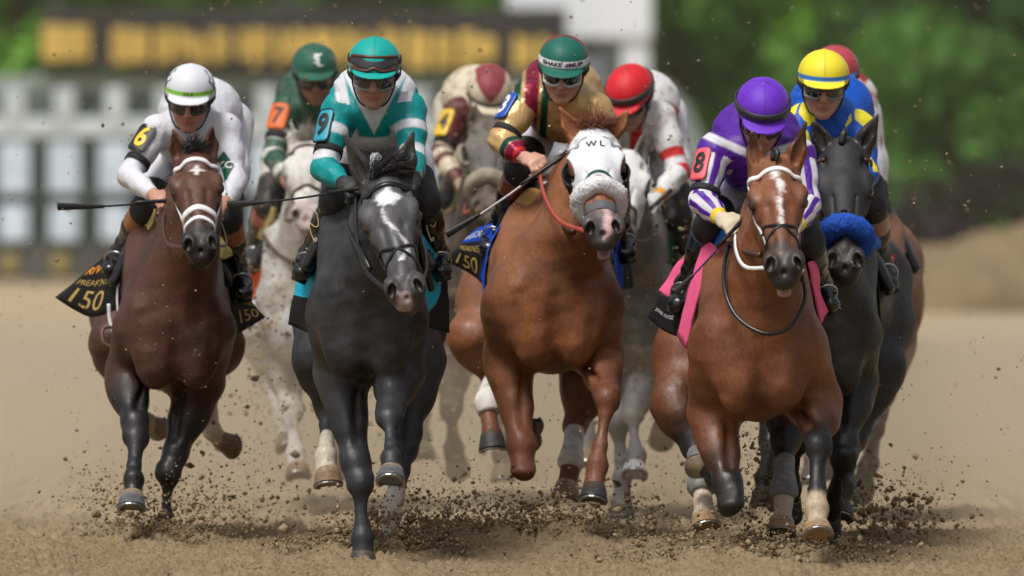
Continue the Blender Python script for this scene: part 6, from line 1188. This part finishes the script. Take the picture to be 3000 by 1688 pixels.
k_ = len(prof); mesh_np('wing', V, [tuple(range(k_))[::-1], tuple(range(k_, 2 * k_))] + [(i, (i + 1) % k_, k_ + (i + 1) % k_, k_ + i) for i in range(k_)], mat('fender grey', (.22, .26, .25), .6), tr, smooth=False)

# ------------------------------------------------------------------ trees and far ground
def leaf_cloud(cs, rad, n, size, r):                      # leaves filling ellipsoidal clumps
    V = []; w = np.array([np.prod(q) ** .66 for q in rad]); idx = r.choice(len(cs), n, p=w / w.sum()); d = r.normal(size=(n, 3)); d /= np.linalg.norm(d, axis=1)[:, None]; rr = r.uniform(.55, 1.05, n) ** .6
    c = np.array(cs)[idx] + d * np.array(rad)[idx] * rr[:, None]; a = r.normal(size=(n, 3)); a /= np.linalg.norm(a, axis=1)[:, None]; b = np.cross(a, r.normal(size=(n, 3))); b /= np.linalg.norm(b, axis=1)[:, None]; s = size * r.uniform(.6, 1.4, n)[:, None]
    V = np.stack([c - a * s, c - b * s * .55, c + a * s, c + b * s * .55], 1).reshape(-1, 3); return V, np.arange(4 * n).reshape(-1, 4)
LEAF = {k: mat('leaves ' + k, c, .6, .3, noise=(.25, .45)) for k, c in dict(dark=(.038, .105, .03), mid=(.105, .26, .048), light=(.19, .40, .055), yellow=(.29, .50, .065), purple=(.045, .035, .045)).items()}
for mt in LEAF.values():
    nt = mt.node_tree; b = nt.nodes['Principled BSDF']; tl = N(nt, 'ShaderNodeBsdfTranslucent'); nt.links.new(b.inputs['Base Color'].links[0].from_socket, tl.inputs[0]); ms = N(nt, 'ShaderNodeMixShader'); ms.inputs[0].default_value = .45; nt.links.new(b.outputs[0], ms.inputs[1]); nt.links.new(tl.outputs[0], ms.inputs[2]); nt.links.new(ms.outputs[0], nt.nodes['Material Output'].inputs['Surface'])
BARK = mat('bark', (.06, .048, .038), .9, noise=(2, .3))
def tree(px, Y, h, w, kind, label, n=1500, trunk=.22, seed=0, low=.18, name='tree', group='trees behind the track', tall=1.0):
    r = np.random.default_rng(seed); b = P(px, 0, Y); b[2] = 0; root = thing(name, tuple(b), label, 'tree' if name == 'tree' else 'shrub', group)
    tr_ = [b, b + A(.1, 0, h * .35), b + A(-.15, .1, h * .7)]; parts = [tube('x', tr_, [trunk, trunk * .7, trunk * .3], BARK, None, 8, False, 3, raw=True)]
    cs = []; rad = []
    for i in range(13):
        a = r.uniform(0, 6.28); z = h * r.uniform(low + .08, .93); k = math.sin(math.pi * min(1, (z / h - low) / (1 - low) * .85 + .12)); c = b + A(math.cos(a) * w * .5 * k * r.uniform(.3, 1), math.sin(a) * w * .5 * k * r.uniform(.3, 1), z); cs.append(c); q_ = w * r.uniform(.16, .27); rad.append((q_, q_, q_ * .75))
        if i < 6 and h > 4: parts.append(tube('x', [b + A(0, 0, h * .3), lerp(b + A(0, 0, h * .45), c, .6), c], [trunk * .45, trunk * .25, .03], BARK, None, 6, False, 3, raw=True))
    V, Q = merge(*parts); mesh_np('trunk', V, Q, BARK, root); V, Q = leaf_cloud(cs, rad, n, w * .045, r); mesh_np('crown', V, Q, LEAF[kind], root, smooth=False)
T_ = [(1965, 215, 13, 7.5, 'mid', 'mid green tree beside the white gate tower'), (2130, 235, 15, 8, 'mid', 'mid green tree second from the white gate tower'), (2700, 200, 5.8, 4.6, 'yellow', 'bright yellow-green tree to the side of the checked jockey'), (2300, 250, 17, 9, 'dark', 'dark tall tree with a bare trunk behind the purple-capped jockey'), (2470, 212, 11, 8, 'light', 'light green tree behind the yellow-capped jockey'), (2620, 245, 17, 9, 'dark', 'dark tall tree behind the bright yellow-green tree'), (2850, 225, 15, 9, 'mid', 'mid green tree over the grey shrubs'), (3030, 240, 17, 9, 'dark', 'dark tree farthest from the starting gate'), (2780, 180, 5.0, 5.5, 'mid', 'short mid green tree above the heap of soil'), (2950, 200, 9, 8, 'dark', 'short dark tree above the heap of soil'),
      (1760, 235, 14, 9, 'mid', 'mid green tree behind the white gate tower'), (40, 190, 10.5, 6, 'light', 'light green tree beyond the open end of the starting gate'), (300, 205, 13, 9, 'light', 'light green tree behind the square letter of the gate sign'), (700, 215, 14, 10, 'mid', 'mid green tree behind the middle of the gate sign'), (1100, 205, 12.5, 9, 'light', 'light green tree behind the long word of the gate sign'), (1450, 220, 14, 9, 'mid', 'mid green tree behind the end of the gate sign')]
for i, (px, Y, h, w, kd, lb) in enumerate(T_): tree(px, Y, h, w, kd, lb, seed=40 + i, low=.04 if px > 1700 else .15, n=2200)
for i, (px, Y, h, w, lb) in enumerate([(2480, 132, 1.9, 2.2, 'purple-grey shrub next to the trailing brown horse'), (2640, 128, 1.6, 2.6, 'purple-grey shrub beside the heap of soil'), (2960, 140, 2.2, 3.0, 'purple-grey shrub behind the heap of soil')]): tree(px, Y, h, w, 'purple', lb, 900, .05, 70 + i, .05, 'shrub', 'shrubs along the infield')
r = np.random.default_rng(3); cs = [A(x, 300 + r.uniform(-10, 10), z) for x in np.arange(-45, 46, 2.5) for z in (1.5, 5, 9, 13)]; V, Q = leaf_cloud(cs, [(2.6, 3, 2.6)] * len(cs), 9000, .55, r); o = mesh_np('distant_wood', V, Q, LEAF['mid'], smooth=False); o['kind'] = 'stuff'; o['label'] = 'distant green wood closing the view behind the trees'; o['category'] = 'wood'
# a heap of soil and the infield grass at the right
S = SDF((4.5, 108, -.5), (12, 126, 2.2), .16); c = P(2900, 0, 118); S.ell(A(c[0], 118, 0), (2.1, 3.2, .95), k=.5); S.ell(A(c[0] + 1.6, 119, .1), (1.6, 2.4, 1.25), k=.6); S.ell(A(c[0] - 1.6, 117, 0), (1.2, 2, .5), k=.5)
near = np.abs(S.F) < .5; G = S.grid()[near]; S.F[near] += (.10 * wob(G, 2.2, 1)).astype('f4'); V, Q = S.mesh(); tag(mesh_np('soil_heap', V, Q, dirt_mat('heap soil', (.27, .2, .11), (.2, .15, .09), (.12, .09, .05))), 'low brown heap of soil at the far side of the track', 'heap')
V, Q = leaf_cloud([A(c[0] + 1.4 + .5 * i, 121.5, 1.5 + .12 * math.sin(i * 2)) for i in range(7)], [(.55, .5, .28)] * 7, 700, .08, r); o = mesh_np('pale_blossom', V, Q, mat('pale blossom', (.55, .53, .50), .8), smooth=False); tag(o, 'pale whitish flowering bushes along the top of the soil heap', 'flowers')
xg = np.array([2.5, 40, 120, 120, 60]); structure(mesh_np('infield_grass', [(10.8, 100, .012), (140, 100, .012), (140, 180, .012), (10.2, 180, .012)], [(0, 1, 2, 3)], mat('infield grass', (.06, .13, .03), .9, noise=(1.5, .35)))); structure(mesh_np('far_grass', [(-300, 172, .016), (300, 172, .016), (300, 900, .016), (-300, 900, .016)], [(0, 1, 2, 3)], mat('infield grass')))
